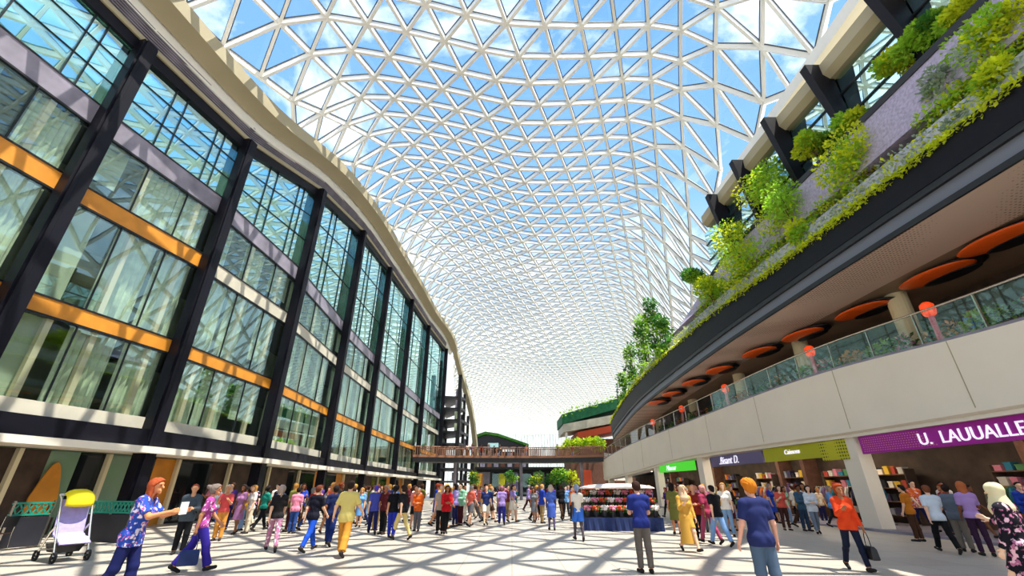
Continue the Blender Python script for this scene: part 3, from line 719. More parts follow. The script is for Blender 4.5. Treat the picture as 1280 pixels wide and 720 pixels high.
def person(kit, x, y, rz, label, top, bot, hair, group, skin=None, shoe='#2a2726', scale=1.0, pat=None, z=0.0, rng=random):
    o = bpy.data.objects.new('person', kit.body); COL.objects.link(o)
    o.location = (x, y, z); o.rotation_euler.z = rad(rz); o.scale = (scale,)*3
    o.color = srgb(skin or rng.choice(SKINS)); tag(o, label, 'person', group)
    dk = lambda c: tuple(v**1.28 for v in srgb(c)[:3])+(1,)
    cm = {'T': dk(top), 'B': dk(bot), 'H': dk(hair), 'S': srgb(shoe)}
    for nm, me, k in kit.parts:
        c = bpy.data.objects.new(nm, me); COL.objects.link(c); c.parent = o; c.color = cm[k]
        if pat and k in pat:
            c.material_slots[0].link = 'OBJECT'; c.material_slots[0].material = pat[k]
    for e in kit.eye:
        c = bpy.data.objects.new('eye', e); COL.objects.link(c); c.parent = o
    return o
# ------------------------------------------------------------------ balcony things
bal = tag(empty('glass_balustrade'), 'clear glass balustrade along the top of the cream balcony front', 'balustrade')
pth = [p for p in FAS if p[1] > -4]; cum = [0]
for a, b in zip(pth, pth[1:]): cum.append(cum[-1]+math.hypot(b[0]-a[0], b[1]-a[1]))
def onpath(s):
    for k in range(len(pth)-1):
        if cum[k] <= s <= cum[k+1]:
            t = (s-cum[k])/(cum[k+1]-cum[k]); p = pth[k]*(1-t)+pth[k+1]*t; return Vector((p[0]+.16, p[1], p[3]+.1))
    p = pth[-1]; return Vector((p[0]+.16, p[1], p[3]+.1))
mb = MB(); mb.tube([onpath(s)+Vector((0,0,1.22)) for s in np.arange(0, cum[-1], 1.0)], .04, 8); mb.build('handrail', M_chrome, bal)
n = int(cum[-1]/2.3)
for k in range(n):
    a, b = onpath(cum[-1]*k/n), onpath(cum[-1]*(k+1)/n); d = (b-a)*.02; r = Vector((.02,0,0)); Z = Vector((0,0,1.18))
    mb = MB(); a2, b2 = a+d, b-d; mb.hexa([a2-r, b2-r, b2, a2, a2-r+Z, b2-r+Z, b2+Z, a2+Z]); mb.build('glass_pane', M_clear, bal)
    mb = MB(); mb.bar(a, a+Vector((0,0,1.2)), .05, .07, up=(1,0,0)); mb.build('baluster', M_chrome, bal)
def solve(path, px, py, off, y0=2, y1=66):
    best = None
    for k in range(600):
        y = y0+(y1-y0)*k/599; p = along(path, y); r = ratio(px, py)[0]
        e = abs((p[0]+off)/y-r)
        if best is None or e < best[0]: best = (e, y)
    return best[1]
for k, (px, py) in enumerate(((1160,385),(1013,440),(905,478),(850,500),(815,519))):
    y = solve(FAS, px, py, .75); p = along(FAS, y); z = p[3]-.15
    t = tag(empty('balcony_lantern', (p[0]+.75, y, z)), 'red orange lantern on a pale post behind the balcony glass, %s from the near end' % ORD[k], 'lantern', 'red orange lanterns along the balcony')
    mb = MB(); mb.lathe([(.2,0),(.2,.06),(.11,.1),(.09,.9),(.1,1.35)], n=12); po_ = mb.build('post', M_pink, t)
    mb = MB(); mb.lathe([(.1,1.35),(.2,1.42),(.24,1.6),(.22,1.82),(.12,1.92),(.05,1.94)], n=14); mb.build('lamp_shade', M_red, po_)
for k, (px, py, L) in enumerate(((1268,296,2.6),(1180,343,2.6),(1085,388,2.5),(1010,418,2.4),(955,440,2.4),(905,462,2.2),(872,478,2.2),(845,492,2),(826,503,2))):
    y = 9; 
    for it in range(40):
        zz = along(SLB, y)[2]-ZC-.25; y = .5*y+.5*zz/ratio(px, py)[1]
    x = ratio(px, py)[0]*y; zt = along(SLB, y)[2]
    t = tag(empty('ceiling_light', (x, y, zt), rad(8)), 'orange and black wave shaped ceiling feature over the balcony, %s from the near end' % ORD[k], 'ceiling light', 'orange waves on the balcony ceiling')
    mb = MB(); mb.ball((0,0,-.16), (.85,L*.6,.14), 24, 8); mb.build('rim', M_black, t, True)
    mb = MB(); mb.ball((-.3,.1,-.27), (.78,L*.55,.12), 24, 8); mb.build('panel', M_orangelight, t, True)
    mb = MB(); mb.ball((.12,-.15,-.38), (.42,L*.42,.07), 20, 8); mb.build('cover', M_black, t, True)
# ------------------------------------------------------------------ plants
rp = random.Random(11)
mb = MB()
for k in range(6500):
    y = rp.uniform(3, 58) if k % 3 else rp.uniform(6, 24); p = along(SLB, y)
    mb.leaves((p[0]+rp.uniform(-.12,.35), y, p[3]+rp.uniform(-.16,.03)), (.1,.3,.09), 3, .17, rp, droop=.25)
tag(mb.build('ground_cover', M_leafY), 'yellow green ground cover spilling over the edge of the dark slab', 'ground cover', kind='stuff')
mb = MB()
for k in range(2200):
    y = rp.uniform(5, 46); p = along(SLB, y); h = rp.random()
    mb.leaves((p[0]+.2+.5*h-.08, y, p[3]+1.2*h), (.1,.3,.1), 2, .15, rp, mi=0 if rp.random() < .6 else 1, droop=-.2)
tag(mb.build('creeper', [M_leafS, M_leafY]), 'silver green creeper growing up the sloped grey stone wall', 'creeper', kind='stuff')
mb = MB()
for y0, y1, n in ((4,11.5,260),(14.5,17.5,60),(19.5,30,240)):
    for k in range(n):
        y = rp.uniform(y0, y1); p = along(SLB, y)
        mb.leaves((p[0]+.9+rp.uniform(-.1,.2), y, p[3]+1.85+rp.uniform(-.4,.15)), (.2,.35,.16), 7, .15, rp, mi=rp.randrange(2), droop=.3)
tag(mb.build('trailing_plants', [M_leafY, M_leafG]), 'yellow flowering trailers hanging below the purple granite wall', 'trailing plants', kind='stuff')
SHR = [  # px, py, tier offset, radius px, material, look
 (1083,192,1.35,44,0,'large yellow green round shrub against the purple granite wall'),
 (1066,152,2.0,30,1,'green shrub on the window ledge above the large round shrub'),
 (950,238,1.5,38,1,'bright green round shrub near the pale beam end'),
 (918,298,1.0,36,1,'bright green shrub mass below the far fin'),
 (984,262,1.2,34,1,'green shrub at the low end of the purple granite'),
 (1006,287,.9,20,0,'yellow flowering shrub at the granite wall foot'),
 (935,322,.7,34,1,'dense green shrub on the grey stone wall at mid length'),
 (888,360,.6,22,1,'small green shrub beside the dark tapering wall end'),
 (868,345,1.0,14,2,'thin dark green bush at the roof silhouette'),
 (1012,178,2.0,28,1,'leafy green climber beneath the teal window and second fin'),
 (1128,72,2.1,34,1,'feathery green shrub hiding part of the teal window'),
 (1165,38,2.1,30,2,'deep green shrub by the nearest visible fin'),
 (1205,18,2.0,34,0,'yellow green shrub on the upper ledge near the picture top'),
 (1232,60,1.4,36,3,'pale yellow wispy trailer on the granite by the top corner'),
 (1262,28,1.4,36,0,'yellow tufted trailer at the upper right corner'),
 (1180,105,1.2,22,3,'thin silver green trailer down the purple granite'),
 (1212,150,.8,22,3,'sparse pale creeper on grey stone under the granite'),
 (1250,110,.9,26,0,'yellow flowering mound in the dark gap at the right edge')]
for px, py, off, r, mi, lab in SHR:
    y = solve(SLB, px, py, off, 5, 40); c = Vector(P(px, py, y)); dep = y*CT+(c.z-ZC)*ST; R = r*dep/F*(.72 if off >= 1.9 else 1.12)
    p = along(SLB, y)
    t = tag(empty('shrub', c), lab, 'shrub', 'shrubs on the planted terraces')
    mb = MB(); M = [M_leafY, M_leafG, M_leafD, M_leafS][mi]; wisp = mi == 3
    lobes = [(rp.uniform(-.5,.5)*R, rp.uniform(-.6,.6)*R, rp.uniform(-.45,.45)*R) for _ in range(7)]
    for l in lobes: mb.leaves(l, (R*.5,R*.55,R*.5), 110 if wisp else 380, .18, rp, mi=0 if rp.random() < .65 else 1)
    mb.build('foliage', [M, M_leafY if mi == 1 else M_leafG], t)
    mb = MB()
    for q in range(4):
        a = Vector((off*.1+rp.uniform(-.1,.1), rp.uniform(-.2,.2), -R*.95)); l = lobes[q]; mb.tube([a, Vector(l)*.4+a*.4, Vector(l)], [.035,.025,.012], 6)
    mb.build('stem', M_bark, t)
TR = [(812,372,18.0,'tallest slender bamboo like tree above the far slab end'),(800,398,0,'second slender tree left of the tallest on the slab end'),(826,398,0,'bushy green tree against the dark tapering wall'),(787,432,0,'airy slender tree hanging toward the slab nose'),(838,425,0,'low bright green tree beside the tapering wall end'),(778,468,0,'smallest slender tree at the slab nose')]
for k, (px, py, _, lab) in enumerate(TR):
    y = solve(SLB, px, py, 1.0, 30, 60)
    y = min(y, 56); top = P(px, py, y); p = along(SLB, y); zb_ = p[3]-.2; H = max(1.6, top[2]-zb_)
    t = tag(empty('slender_tree', (p[0]+1.0, y, zb_)), lab, 'tree', 'slender trees on the slab end')
    mb = MB()
    for q in range(3):
        b = (rp.uniform(-.25,.25), rp.uniform(-.25,.25), 0); mb.tube([b, (b[0]+rp.uniform(-.2,.2), b[1], H*.5), (b[0]*.3, b[1]*.3, H*.93)], [.06,.045,.015], 6)
    mb.build('stem', M_bark, t); mb = MB()
    for q in range(int(9+H*2)):
        z = H*(.08+.9*rp.random()); w = .3+.75*(1-z/H)
        mb.leaves((rp.uniform(-w,w)*.7, rp.uniform(-w,w)*.7, z), (.55,.55,.5), 60, .32, rp, mi=rp.randrange(2))
    mb.build('foliage', [M_leafG, M_leafD], t)
# planting behind the balcony glass
for k in range(24):
    y = 8+k*1.55+rp.uniform(-.3,.3); p = along(FAS, y); R = rp.uniform(.42,.62)
    fl = k % 3
    t = tag(empty('planter_bush', (p[0]+1.0+rp.uniform(0,.4), y, p[3]-.15)), '%s in a trough behind balcony glass, %s from near end' % (('pink flowering bush','green leafy bush','rust coloured bush')[fl], (ORD+['thirteenth','fourteenth','fifteenth','sixteenth','seventeenth','eighteenth','nineteenth','twentieth','twenty first','twenty second','twenty third','twenty fourth'])[k]), 'bush', 'bushes behind the balcony glass')
    mb = MB(); mb.hexa([(x*s_, y_*s_, z) for z, s_ in ((0,.85),(.4,1)) for x, y_ in ((-.3,-.6),(.3,-.6),(.3,.6),(-.3,.6))]); mb.build('trough', M_black2, t)
    mb = MB()
    for q in range(4): mb.leaves((rp.uniform(-.2,.2), rp.uniform(-.45,.45), .4+R*.7), (R*.6,R*.7,R*.6), 60, .2, rp, mi=0 if rp.random() < .5 else 1)
    mb.build('foliage', [M_leafD, [M_pink, M_leafG, M_orange][fl]], t)
# ------------------------------------------------------------------ shop signs
def sign(name, ya, yb, z0, z1, m, text, size, lab, ty=None, italic=0, lm=None, off=.12, tz_=None, ext=.02):
    a, b = along(FAS, ya), along(FAS, yb)       # ya far end, yb near end
    A, B = Vector((a[0]+off, ya, 0)), Vector((b[0]+off, yb, 0)); n = Vector(((B-A).y, -(B-A).x, 0)).normalized()
    t = tag(empty(name, A), lab, 'sign'); mb = MB(); D = B-A; N = n*-.16
    if N.x < 0: N = -N
    Zs = (z0, z1); mb.hexa([v+Vector((0,0,z)) for z in Zs for v in (Vector(), D, D+N, N)]); mb.build('board', m, t)
    if text:
        cu = bpy.data.curves.new('lettering', 'FONT'); cu.body = text; cu.size = size; cu.extrude = ext; cu.shear = italic; cu.space_character = 1.0
        fo = bpy.data.objects.new('f', cu); COL.objects.link(fo); me = bpy.data.meshes.new_from_object(fo.evaluated_get(bpy.context.evaluated_depsgraph_get())); bpy.data.objects.remove(fo); me.name = 'lettering'; me.materials.clear(); me.materials.append(lm or M_letter)
        o = bpy.data.objects.new('lettering', me); COL.objects.link(o); o.parent = t
        dx = D.normalized(); s = (ya-ty)/abs(D.y)*D.length if ty else .3
        nz = -N.normalized(); R = Matrix((dx, Vector((0,0,1)), nz)).transposed()
        o.matrix_local = Matrix.Translation(dx*s+Vector((0,0,tz_ if tz_ else z0+.14))+nz*.02) @ R.to_4x4()
    return t, D, N
t, D, N = sign('shop_sign', 20.2, 6, 3.0, 3.72, M_magenta, 'U.  LAUUALLEDIO', .6, 'magenta shop sign with white capitals and fine dots beside the slanted cream pillar', 17.3, tz_=3.13)
mb = MB()
for k in range(30):
    for j in range(7):
        if k/30 > .95-j*.03: continue
        q = D*(.012+.0085*k+.002*(j % 2))+Vector((0,0,3.1+.085*j))-N.normalized()*.006; mb.box(q, (.012,.05,.03))
tag(mb.build('dot_pattern', M_pink, t), kind='stuff')
sign('shop_sign', 27.0, 22.6, 3.0, 3.72, M_lime, 'Caissons', .34, 'lime green shop sign with small white script', 25.2, .2, tz_=3.3)
sign('shop_sign', 22.6, 21.0, 2.85, 3.72, M_limepat, None, 1, 'speckled lime panel between the lime sign and the slanted pillar')
sign('shop_sign', 33.6, 27.2, 3.0, 3.66, M_lilacsign, ".Bisant D.", .66, 'mauve grey shop sign with pale italic lettering', 32.4, .3, tz_=3.12)
sign('shop_sign', 43.5, 36.5, 2.9, 3.6, M_greensign, 'Mlanour', .6, 'glowing green shop sign further along the arcade', 41.8, .2, tz_=3.02)
# shop contents
SHOPS = [(9,20,M_shopdark),(22,28,M_brown),(29,35,M_black2),(36.5,44,M_black2),(46,53,M_black2)]
gcol = ['#b5483a','#d9772c','#e8dccb','#2c6f86','#3b3550','#c8c2b8','#7a5a8c','#d9b13a','#4d7a50','#1e1e26','#c97a8e','#8a8f9a']
GN = {'#b5483a':'brick red','#d9772c':'burnt orange','#e8dccb':'ivory','#2c6f86':'petrol blue','#3b3550':'aubergine','#c8c2b8':'stone grey','#7a5a8c':'violet','#d9b13a':'mustard','#4d7a50':'moss green','#1e1e26':'black','#c97a8e':'rose','#8a8f9a':'steel grey'}
gme = None
def garment_mesh():
    mb = MB(); secs = []
    for z, w, d in ((0,.26,.05),(-.05,.24,.07),(-.12,.2,.07),(-.4,.19,.07),(-.75,.24,.08),(-.8,.24,.06)):
        secs.append([(w*x, d*y, z) for x, y in ((-1,-.5),(-.6,-1),(0,-.8),(.6,-1),(1,-.5),(1,.5),(.6,1),(0,.8),(-.6,1),(-1,.5))])
    mb.loft(secs)
    for s in (-1,1): mb.tube([(s*.22,0,-.04),(s*.32,0,-.28),(s*.33,.02,-.5)], [.055,.05,.04], 8)
    me = mb.build('garment', M_tint); m = me.data; bpy.data.objects.remove(me); return m
gme = garment_mesh(); SN = ['magenta signed shop','lime signed shop','mauve signed shop','green signed shop','far dark shop']
for si, (y0, y1, m) in enumerate(SHOPS):
    for k in range(3):
        yc = y0+(y1-y0)*(.2+.3*k); p = along(FAS, yc); mb = MB(); mb.box((p[0]+2.0, yc, p[2]+.26), (.5,1.5,.06)); tag(mb.build('shop_fill_panel', M_fill), 'added warm fill panel on the %s ceiling, %s from the near end' % (SN[si], ORD[k]), 'fill light', 'added fill light panels in the shops')  # glowing panels added under each ceiling to brighten the dark shops
    for r in range(2 if si < 3 else 1):
        yc = y0+(y1-y0)*(.28+.46*r); p = along(FAS, yc); x = p[0]+2.6+.4*r
        t = tag(empty('clothes_rail', (x, yc, .09)), 'chrome clothes rail standing in the %s, %s one' % (SN[si], ('farther','nearer')[1-r]), 'clothes rail', 'clothes rails in the shops'); L = 2.2
        mb = MB(); mb.tube([(0,-L/2,1.62),(0,L/2,1.62)], .02, 8); mb.build('rail', M_chrome, t)
        for s in (-1,1):
            mb = MB(); mb.tube([(0,s*L/2,0),(0,s*L/2,1.62)], .02, 8); up_ = mb.build('upright', M_chrome, t); mb = MB(); mb.bar((-.25,s*L/2,.02),(.25,s*L/2,.02),.04,.03); mb.build('foot', M_black, up_)
        for k in range(8):
            c = gcol[(k*5+si*3+r*7) % 12]; o = bpy.data.objects.new('garment', gme); COL.objects.link(o)
            o.location = (x, yc-L/2+.18+.26*k, .09+1.6); o.rotation_euler.z = .0; o.color = srgb(c)
            tag(o, '%s top hanging on the %s clothes rail of the %s' % (GN[c], ('farther','nearer')[1-r], SN[si]), 'garment', 'garments on the shop rails')
    for k in range(2):
        yc = y0+(y1-y0)*(.22+.55*k); p = along(FAS, yc); x = p[0]+3.9
        t = tag(empty('display_shelf', (x, yc, .09)), 'dark display shelf at the back of the %s, %s one' % (SN[si], ('nearer','farther')[k]), 'shelf', 'display shelves in the shops')
        mb = MB()
        for s in (-1.1,1.1): mb.box((0,s,1.2), (.5,.06,2.4))
        mb.box((.24,0,1.2), (.03,2.2,2.4)); mb.build('cabinet_body', M_shopdark, t)
        for l in range(4):
            mb = MB(); mb.box((0,0,.35+.6*l), (.48,2.14,.04)); mb.build('shelf_board', M_brown, t)
            for b in range(5):
                c = gcol[(b*7+l*5+si*2+k*3) % 12]; mb = MB(); hh = rp.uniform(.2,.4); w = rp.uniform(.2,.32)
                mb.hexa([(xx*q, yy*q, z) for z, q in ((0,1),(hh*.92,1),) for xx, yy in ((-.15,-w/2),(.15,-w/2),(.15,w/2),(-.15,w/2))])
                mb.hexa([(xx, yy, z) for z in (hh*.8,hh) for xx, yy in ((-.165,-w/2-.012),(.165,-w/2-.012),(.165,w/2+.012),(-.165,w/2+.012))])
                o = mb.build('gift_box', M_tint); o.color = srgb(c); o.location = (x-.04, yc-.84+.42*b, .09+.37+.6*l)
                tag(o, '%s lidded box on the %s board of the %s shelf, %s' % (GN[c], ('bottom','second','third','top')[l], ('nearer','farther')[k], SN[si]), 'box', 'boxes on the shop shelves')
# ------------------------------------------------------------------ bridge
br = tag(empty('footbridge', (0,0,0)), 'brown footbridge with slatted railing crossing the far plaza', 'bridge')
bp = catmull([(-14,66.5),(-7,68.3),(2,69),(8,68.3),(12.9,66.6)], 12)
mb = MB(); mb.loft([[(x,y-1.6,4.95),(x,y+1.6,4.95),(x,y+1.7,5.7),(x,y-1.7,5.7)] for x, y in bp]); mb.build('deck', M_black2, br)
for s in (-1,1):
    mb = MB()
    for k in range(96):
        f_ = k/95*(len(bp)-1); i = min(int(f_), len(bp)-2); q = bp[i]*(1-(f_-i))+bp[i+1]*(f_-i)
        mb.box((q[0], q[1]+s*1.62, 6.32), (.11,.07,1.25))
    sr_ = mb.build('slat_railing', M_brownrail, br)
    mb = MB(); mb.tube([(x,y+s*1.62,7.0) for x, y in bp], .06, 6); mb.build('handrail', M_brownrail, sr_)
    mb = MB(); mb.loft([[(x,y+s*1.7,5.55),(x,y+s*1.78,5.55),(x,y+s*1.78,5.85),(x,y+s*1.7,5.85)] for x, y in bp]); mb.build('edge_trim', M_brownrail, br)
for x in (-8.5, 1.5, 10):
    i = min(range(len(bp)), key=lambda k: abs(bp[k][0]-x)); mb = MB(); mb.lathe([(.22,0),(.22,4.97)], (bp[i][0], bp[i][1], 0), 12); mb.build('pier', M_gband, br)
# ------------------------------------------------------------------ far end
wb = struct('wall_back', 'pale finned screen wall closing the far end under the roof', 'wall')
mb = MB()
for k in range(60): mb.box((-26+k*1.2, 190, 11), (.35,1.0,22))
mb.build('fin_screen', M_slatwhite, wb)
mb = MB(); mb.box((9,191,11), (72,.3,22)); mb.build('screen_panel', M_clear, wb)
pv = tag(empty('dark_pavilion', (5.5, 96, 0)), 'long dark glazed pavilion beneath and behind the footbridge', 'pavilion')
mb = MB(); mb.box((0,2,2.5), (25,4,5)); mb.build('wall', M_black2, pv)
mb = MB(); mb.box((0,1.2,5.2), (26,6,.4)); mb.build('roof', M_black, pv)
for k in range(9):
    mb = MB(); mb.box((-11.2+k*2.8,-.12,2.4), (2.3,.12,4.2)); mb.build('window', M_teal if k % 2 else M_gband, pv)
    mb = MB(); mb.box((-12.6+k*2.8,-.2,2.5), (.22,.3,5)); mb.build('post', M_black, pv)
for k, (x, c, m) in enumerate(((12.2,'tall red banner hanging by the brown block under the bridge',M_redsoff),(-2.0,'tall pale patterned banner under the bridge centre',M_limepat),(0.6,'mauve banner beside the pale banner under the bridge',M_lilacsign),(-6.5,'ochre banner near the steel tower',M_orange))):
    t = tag(empty('banner', (x, 75.4 if x > 10 else 93.6, 0)), c, 'banner'); mb = MB(); mb.box((0,0,2.5), (1.3,.05,3.4)); mb.build('cloth', m, t); mb = MB(); mb.tube([(0,.08,0),(0,.08,4.4)], .05, 8); mb.build('pole', M_black, t)
# upper far terminal with rounded dark top
tb = tag(empty('dark_lounge', (-3.6, 112, 0)), 'dark rounded roof lounge seen above the footbridge at centre left', 'building')
mb = MB(); prof = [(-6,5.5),(7.6,5.5),(7.6,10.6),(4,11.8),(0,13.0),(-3,13.4),(-5.2,12.6),(-6,10.5)]
mb.loft([[(x,y,z) for x, z in prof] for y in (0,8)]); mb.build('wall', M_black2, tb)
mb = MB(); mb.loft([[(-6.1,y,10.4),(-5.3,y,12.8),(-3,y,13.6),(0,y,13.2),(4,y,12),(7.7,y,10.8),(7.7,y,11.3),(4,y,12.5),(0,y,13.8),(-3,y,14.2),(-5.6,y,13.4),(-6.5,y,10.6)] for y in (-.5,8.5)]); mb.build('roof', M_leafD, tb)
mb = MB(); mb.box((-1.0,-.1,11.0), (2.6,.15,1.1)); mb.build('screen', M_tealtop, tb)
mb = MB(); mb.box((2.8,-.1,9.9), (3.2,.15,.7)); mb.build('light_strip', M_white, tb)
for k in range(8): mb = MB(); mb.box((-5.2+k*1.65,-.08,7.6), (1.1,.12,3.4)); mb.build('window', M_gband if k % 2 else M_brown, tb)
mb = MB(); mb.box((.8,4,2.75), (12,6,5.5)); mb.build('base', M_black2, tb)
# far green roofed pavilion on the right
gp = tag(empty('garden_pavilion', (0,0,0)), 'far pavilion with green turf roof and terracotta soffit beside the slab nose', 'building')
def zpx(px, py, Y): return P(px, py, Y)[2]
Y1 = 84; xa = P(704,540,Y1)[0]; xb = 26
zz = [zpx(735,v,Y1) for v in (570,549,541,531,521)]
mb = MB(); mb.hexa([(xa+.8,Y1+1,zz[0]-3),(xb,Y1-2,zz[0]-3),(xb,Y1+8,zz[0]-3),(xa+.8,Y1+8,zz[0]-3),(xa+.8,Y1+1,zz[1]),(xb,Y1-2,zz[1]),(xb,Y1+8,zz[1]),(xa+.8,Y1+8,zz[1])]); mb.build('wall', M_brown, gp)
def slopebox(z0, z1, rise, ins, m, nm):
    mb = MB(); mb.hexa([(xa+ins,Y1-1,z0),(xb,Y1-4,z0+rise),(xb,Y1+9,z0+rise),(xa+ins,Y1+9,z0),(xa+ins,Y1-1,z1),(xb,Y1-4,z1+rise),(xb,Y1+9,z1+rise),(xa+ins,Y1+9,z1)]); mb.build(nm, m, gp)
slopebox(zz[1], zz[2], 2.4, 2.5, M_redsoff, 'soffit'); slopebox(zz[2], zz[3], 2.6, 0, M_sill, 'roof_edge'); slopebox(zz[3], zz[4]+.3, 4.2, -.2, M_greenroof, 'turf_roof')
mb = MB(); mb.bar((xa+.5,Y1-.5,0),(xa+.5,Y1-.5,zz[2]),.35,.35,up=(1,0,0)); mb.build('column', M_white, gp)
mb = MB(); mb.box((17.7,79.6,3.3),(16.2,7.6,6.6)); mb.build('base', M_brown, gp)
for k, (px, py) in enumerate(((712,558),(724,557),(736,556),(747,555),(703,566))):
    c = P(px, py, 77.5); t = tag(empty('shrub', c), 'yellow green bush in front of the garden pavilion, %s from its free corner' % ORD[(1,2,3,4,0)[k]], 'shrub', 'bushes before the garden pavilion')
    mb = MB(); mb.leaves((0,0,0), (1.1,.9,1.1), 240, .5, rp, mi=0); mb.leaves((0,0,0), (1.1,.9,1.1), 160, .5, rp, mi=1); mb.build('foliage', [M_leafY, M_leafG], t)
    mb = MB(); mb.tube([(0,0,6.6-c[2]),(0,0,-.4)], [.14,.08], 8); mb.build('stem', M_bark, t)
mb = MB()
for k in range(260): mb.leaves((xa+rp.random()*(xb-xa), Y1-1.2, 0), (.6,.4,.5), 1, .5, rp)
for k in range(len(mb.v)):
    v = mb.v[k]; mb.v[k] = (v[0], v[1]-3*(v[0]-xa)/(xb-xa), v[2]+zz[4]+.35+4.2*(v[0]-xa)/(xb-xa))
tag(mb.build('turf_edge', M_leafG, gp), kind='stuff')
for k, (px, Y) in enumerate(((594,86),(640,91),(668,90.5),(688,92),(712,74.6),(701,74.4))):
    x = ratio(px, 600)[0]*Y; hgt = (4.6,4.8,5,4.6,4.8,5)[k]
    t = tag(empty('olive_tree', (x, Y, 0)), 'leafy courtyard tree under the footbridge, %s from the steel tower' % ORD[k], 'tree', 'courtyard trees under the bridge')
    mb = MB(); mb.tube([(0,0,0),(.1,0,hgt*.35),(0,.1,hgt*.7)], [.16,.12,.06], 8); mb.build('trunk', M_bark, t); mb = MB()
    for q in range(6): mb.leaves((rp.uniform(-.9,.9), rp.uniform(-.6,.6), hgt*rp.uniform(.5,.85)), (.85,.7,.6), 80, .4, rp, mi=rp.randrange(2))
    mb.build('foliage', [M_leafD, M_leafY if k % 2 == 0 else M_leafG], t)
# ------------------------------------------------------------------ flower stall
sx, sy = G(770, 664); sy += .9; sx = ratio(770,664)[0]*sy
st = tag(empty('flower_stall', (sx, sy, 0), rad(-6)), 'tiered flower stall with navy cloth and white canopy in the middle of the plaza', 'stall')
for l, (y, z) in enumerate(((-.6,.5),(-.05,.8),(.5,1.1))):
    mb = MB(); mb.box((.25,y,z-.03), (3.3,.56,.06)); mb.build('shelf_board', M_black2, st)
mb = MB(); pts = [(-1.42+k*.0835, -.9+.035*math.sin(k*1.7)) for k in range(41)]
mb.loft([[(x,y-.01,.0),(x,y+.02,.0),(x,-.86,.5),(x,-.89,.5)] for x, y in pts]); mb.build('cloth_skirt', M_navycloth, st)
mb = MB(); mb.box((.25,.45,.53), (3.2,.5,1.06)); mb.build('base', M_black2, st)
for x in (-1.35,1.85):
    mb = MB(); mb.tube([(x,.72,0),(x,.72,1.62)], .03, 8); mb.build('post', M_chrome, st)
mb = MB(); mb.box((.25,.74,1.38),(3.2,.04,.42)); mb.build('back_panel', M_navycloth, st)
mb = MB(); secs = []
for k in range(13):
    a = PI*k/12; r = (.55*math.sin(a))
    secs.append([(.25-1.75*math.cos(a), .45+r*math.cos(b)*1.1, 1.62+.22*math.sin(a)*max(0, math.sin(b))) for b in np.linspace(0, 2*PI, 14, endpoint=False)])
mb.loft(secs); mb.build('canopy', M_whitebloom, st, True)
fm = {}
for c, (m, nm) in enumerate(((M_pink,'pink'),(M_whitebloom,'cream'),(M_redsoff,'coral'))):
    mb = MB(); mb.lathe([(.09,0),(.125,.26),(.12,.26),(.11,.23)], n=12); pot = mb.build('x', M_pot); mb = MB()
    for q in range(16):
        a, r = q*2.4, .04+.12*math.sqrt(q/16); mb.ball((r*math.cos(a), r*math.sin(a), .36+.06*math.cos(q)), .055, 7, 5)
    blo = mb.build('x', m); mb = MB(); mb.leaves((0,0,.3), (.15,.15,.08), 40, .13, rp); lf = mb.build('x', M_leafD)
    fm[c] = (pot.data, blo.data, lf.data); [bpy.data.objects.remove(o) for o in (pot, blo, lf)]
Rz = Matrix.Rotation(rad(-6), 3, 'Z')
for l, (y, z) in enumerate(((-.6,.5),(-.05,.8),(.5,1.1))):
    for k in range(9):
        c = (k*2+l) % 3; q = Rz @ Vector((-1.2+.36*k, y, z))
        o = empty('flower_bucket', (sx+q.x, sy+q.y, q.z)); tag(o, '%s flowers in a dark bucket, %s tier of the stall, %s from the plaza end' % (('pink','cream','coral')[c], ('front','middle','top')[l], ORD[k]), 'flower bucket', 'flower buckets on the stall')
        for nm, me in zip(('bucket','blooms','leaves'), fm[c]):
            p = bpy.data.objects.new(nm, me); COL.objects.link(p); p.parent = o
# ------------------------------------------------------------------ pushchair
gx, gy = G(62, 702)
pc = tag(empty('pushchair', (gx+.1, gy+.15, 0), rad(-118)), 'lilac slung pushchair with yellow hood and chrome tube legs on the plaza edge', 'pushchair')
def wheel(mb, c, r):
    secs = []
    for k in range(20):
        a = 2*PI*k/20; secs.append([(c[0]+dx, c[1]+(r+dr)*math.cos(a), c[2]+(r+dr)*math.sin(a)) for dx, dr in ((-.025,-.03),(.025,-.03),(.03,0),(-.03,0))])
    secs.append(secs[0]); mb.loft(secs, caps=False); mb.tube([(c[0]-.03,c[1],c[2]),(c[0]+.03,c[1],c[2])], .03, 10)
for s in (-1,1):
    mb = MB(); mb.tube([(s*.33,.52,.12),(s*.33,.1,.75),(s*.33,-.28,1.38),(s*.33,-.48,1.5)], .024, 8); mb.tube([(s*.33,-.5,.12),(s*.33,-.18,.62),(s*.33,.05,.82)], .024, 8); mb.tube([(s*.33,.4,.32),(s*.33,-.42,.26)], .016, 8); mb.build('frame', M_chrome, pc)
    for y in (.52,-.5): mb = MB(); wheel(mb, (s*.33,y,.12), .12); wh = mb.build('wheel', M_rubber, pc); mb = MB(); [mb.bar((s*.33,y,.12), (s*.33, y+.1*math.cos(PI*q/3), .12+.1*math.sin(PI*q/3)), .012, .02, up=(1,0,0)) for q in range(6)]; mb.build('spokes', M_chrome, wh)
mb = MB(); mb.tube([(-.33,-.48,1.5),(.33,-.48,1.5)], .026, 8); mb.tube([(-.33,-.5,.12),(.33,-.5,.12)], .014, 8); mb.tube([(-.33,.52,.12),(.33,.52,.12)], .014, 8); mb.build('handlebar', M_chrome, pc)
mb = MB(); prof = [(.52,.4),(.32,.5),(.05,.56),(-.08,.62),(-.2,1.0),(-.3,1.36),(-.34,1.42)]; secs = []
pr2 = []
for a, b in zip(prof, prof[1:]):
    for q in range(4): t_ = q/4; pr2.append((a[0]*(1-t_)+b[0]*t_, a[1]*(1-t_)+b[1]*t_+.012*math.sin(q*PI/2)))
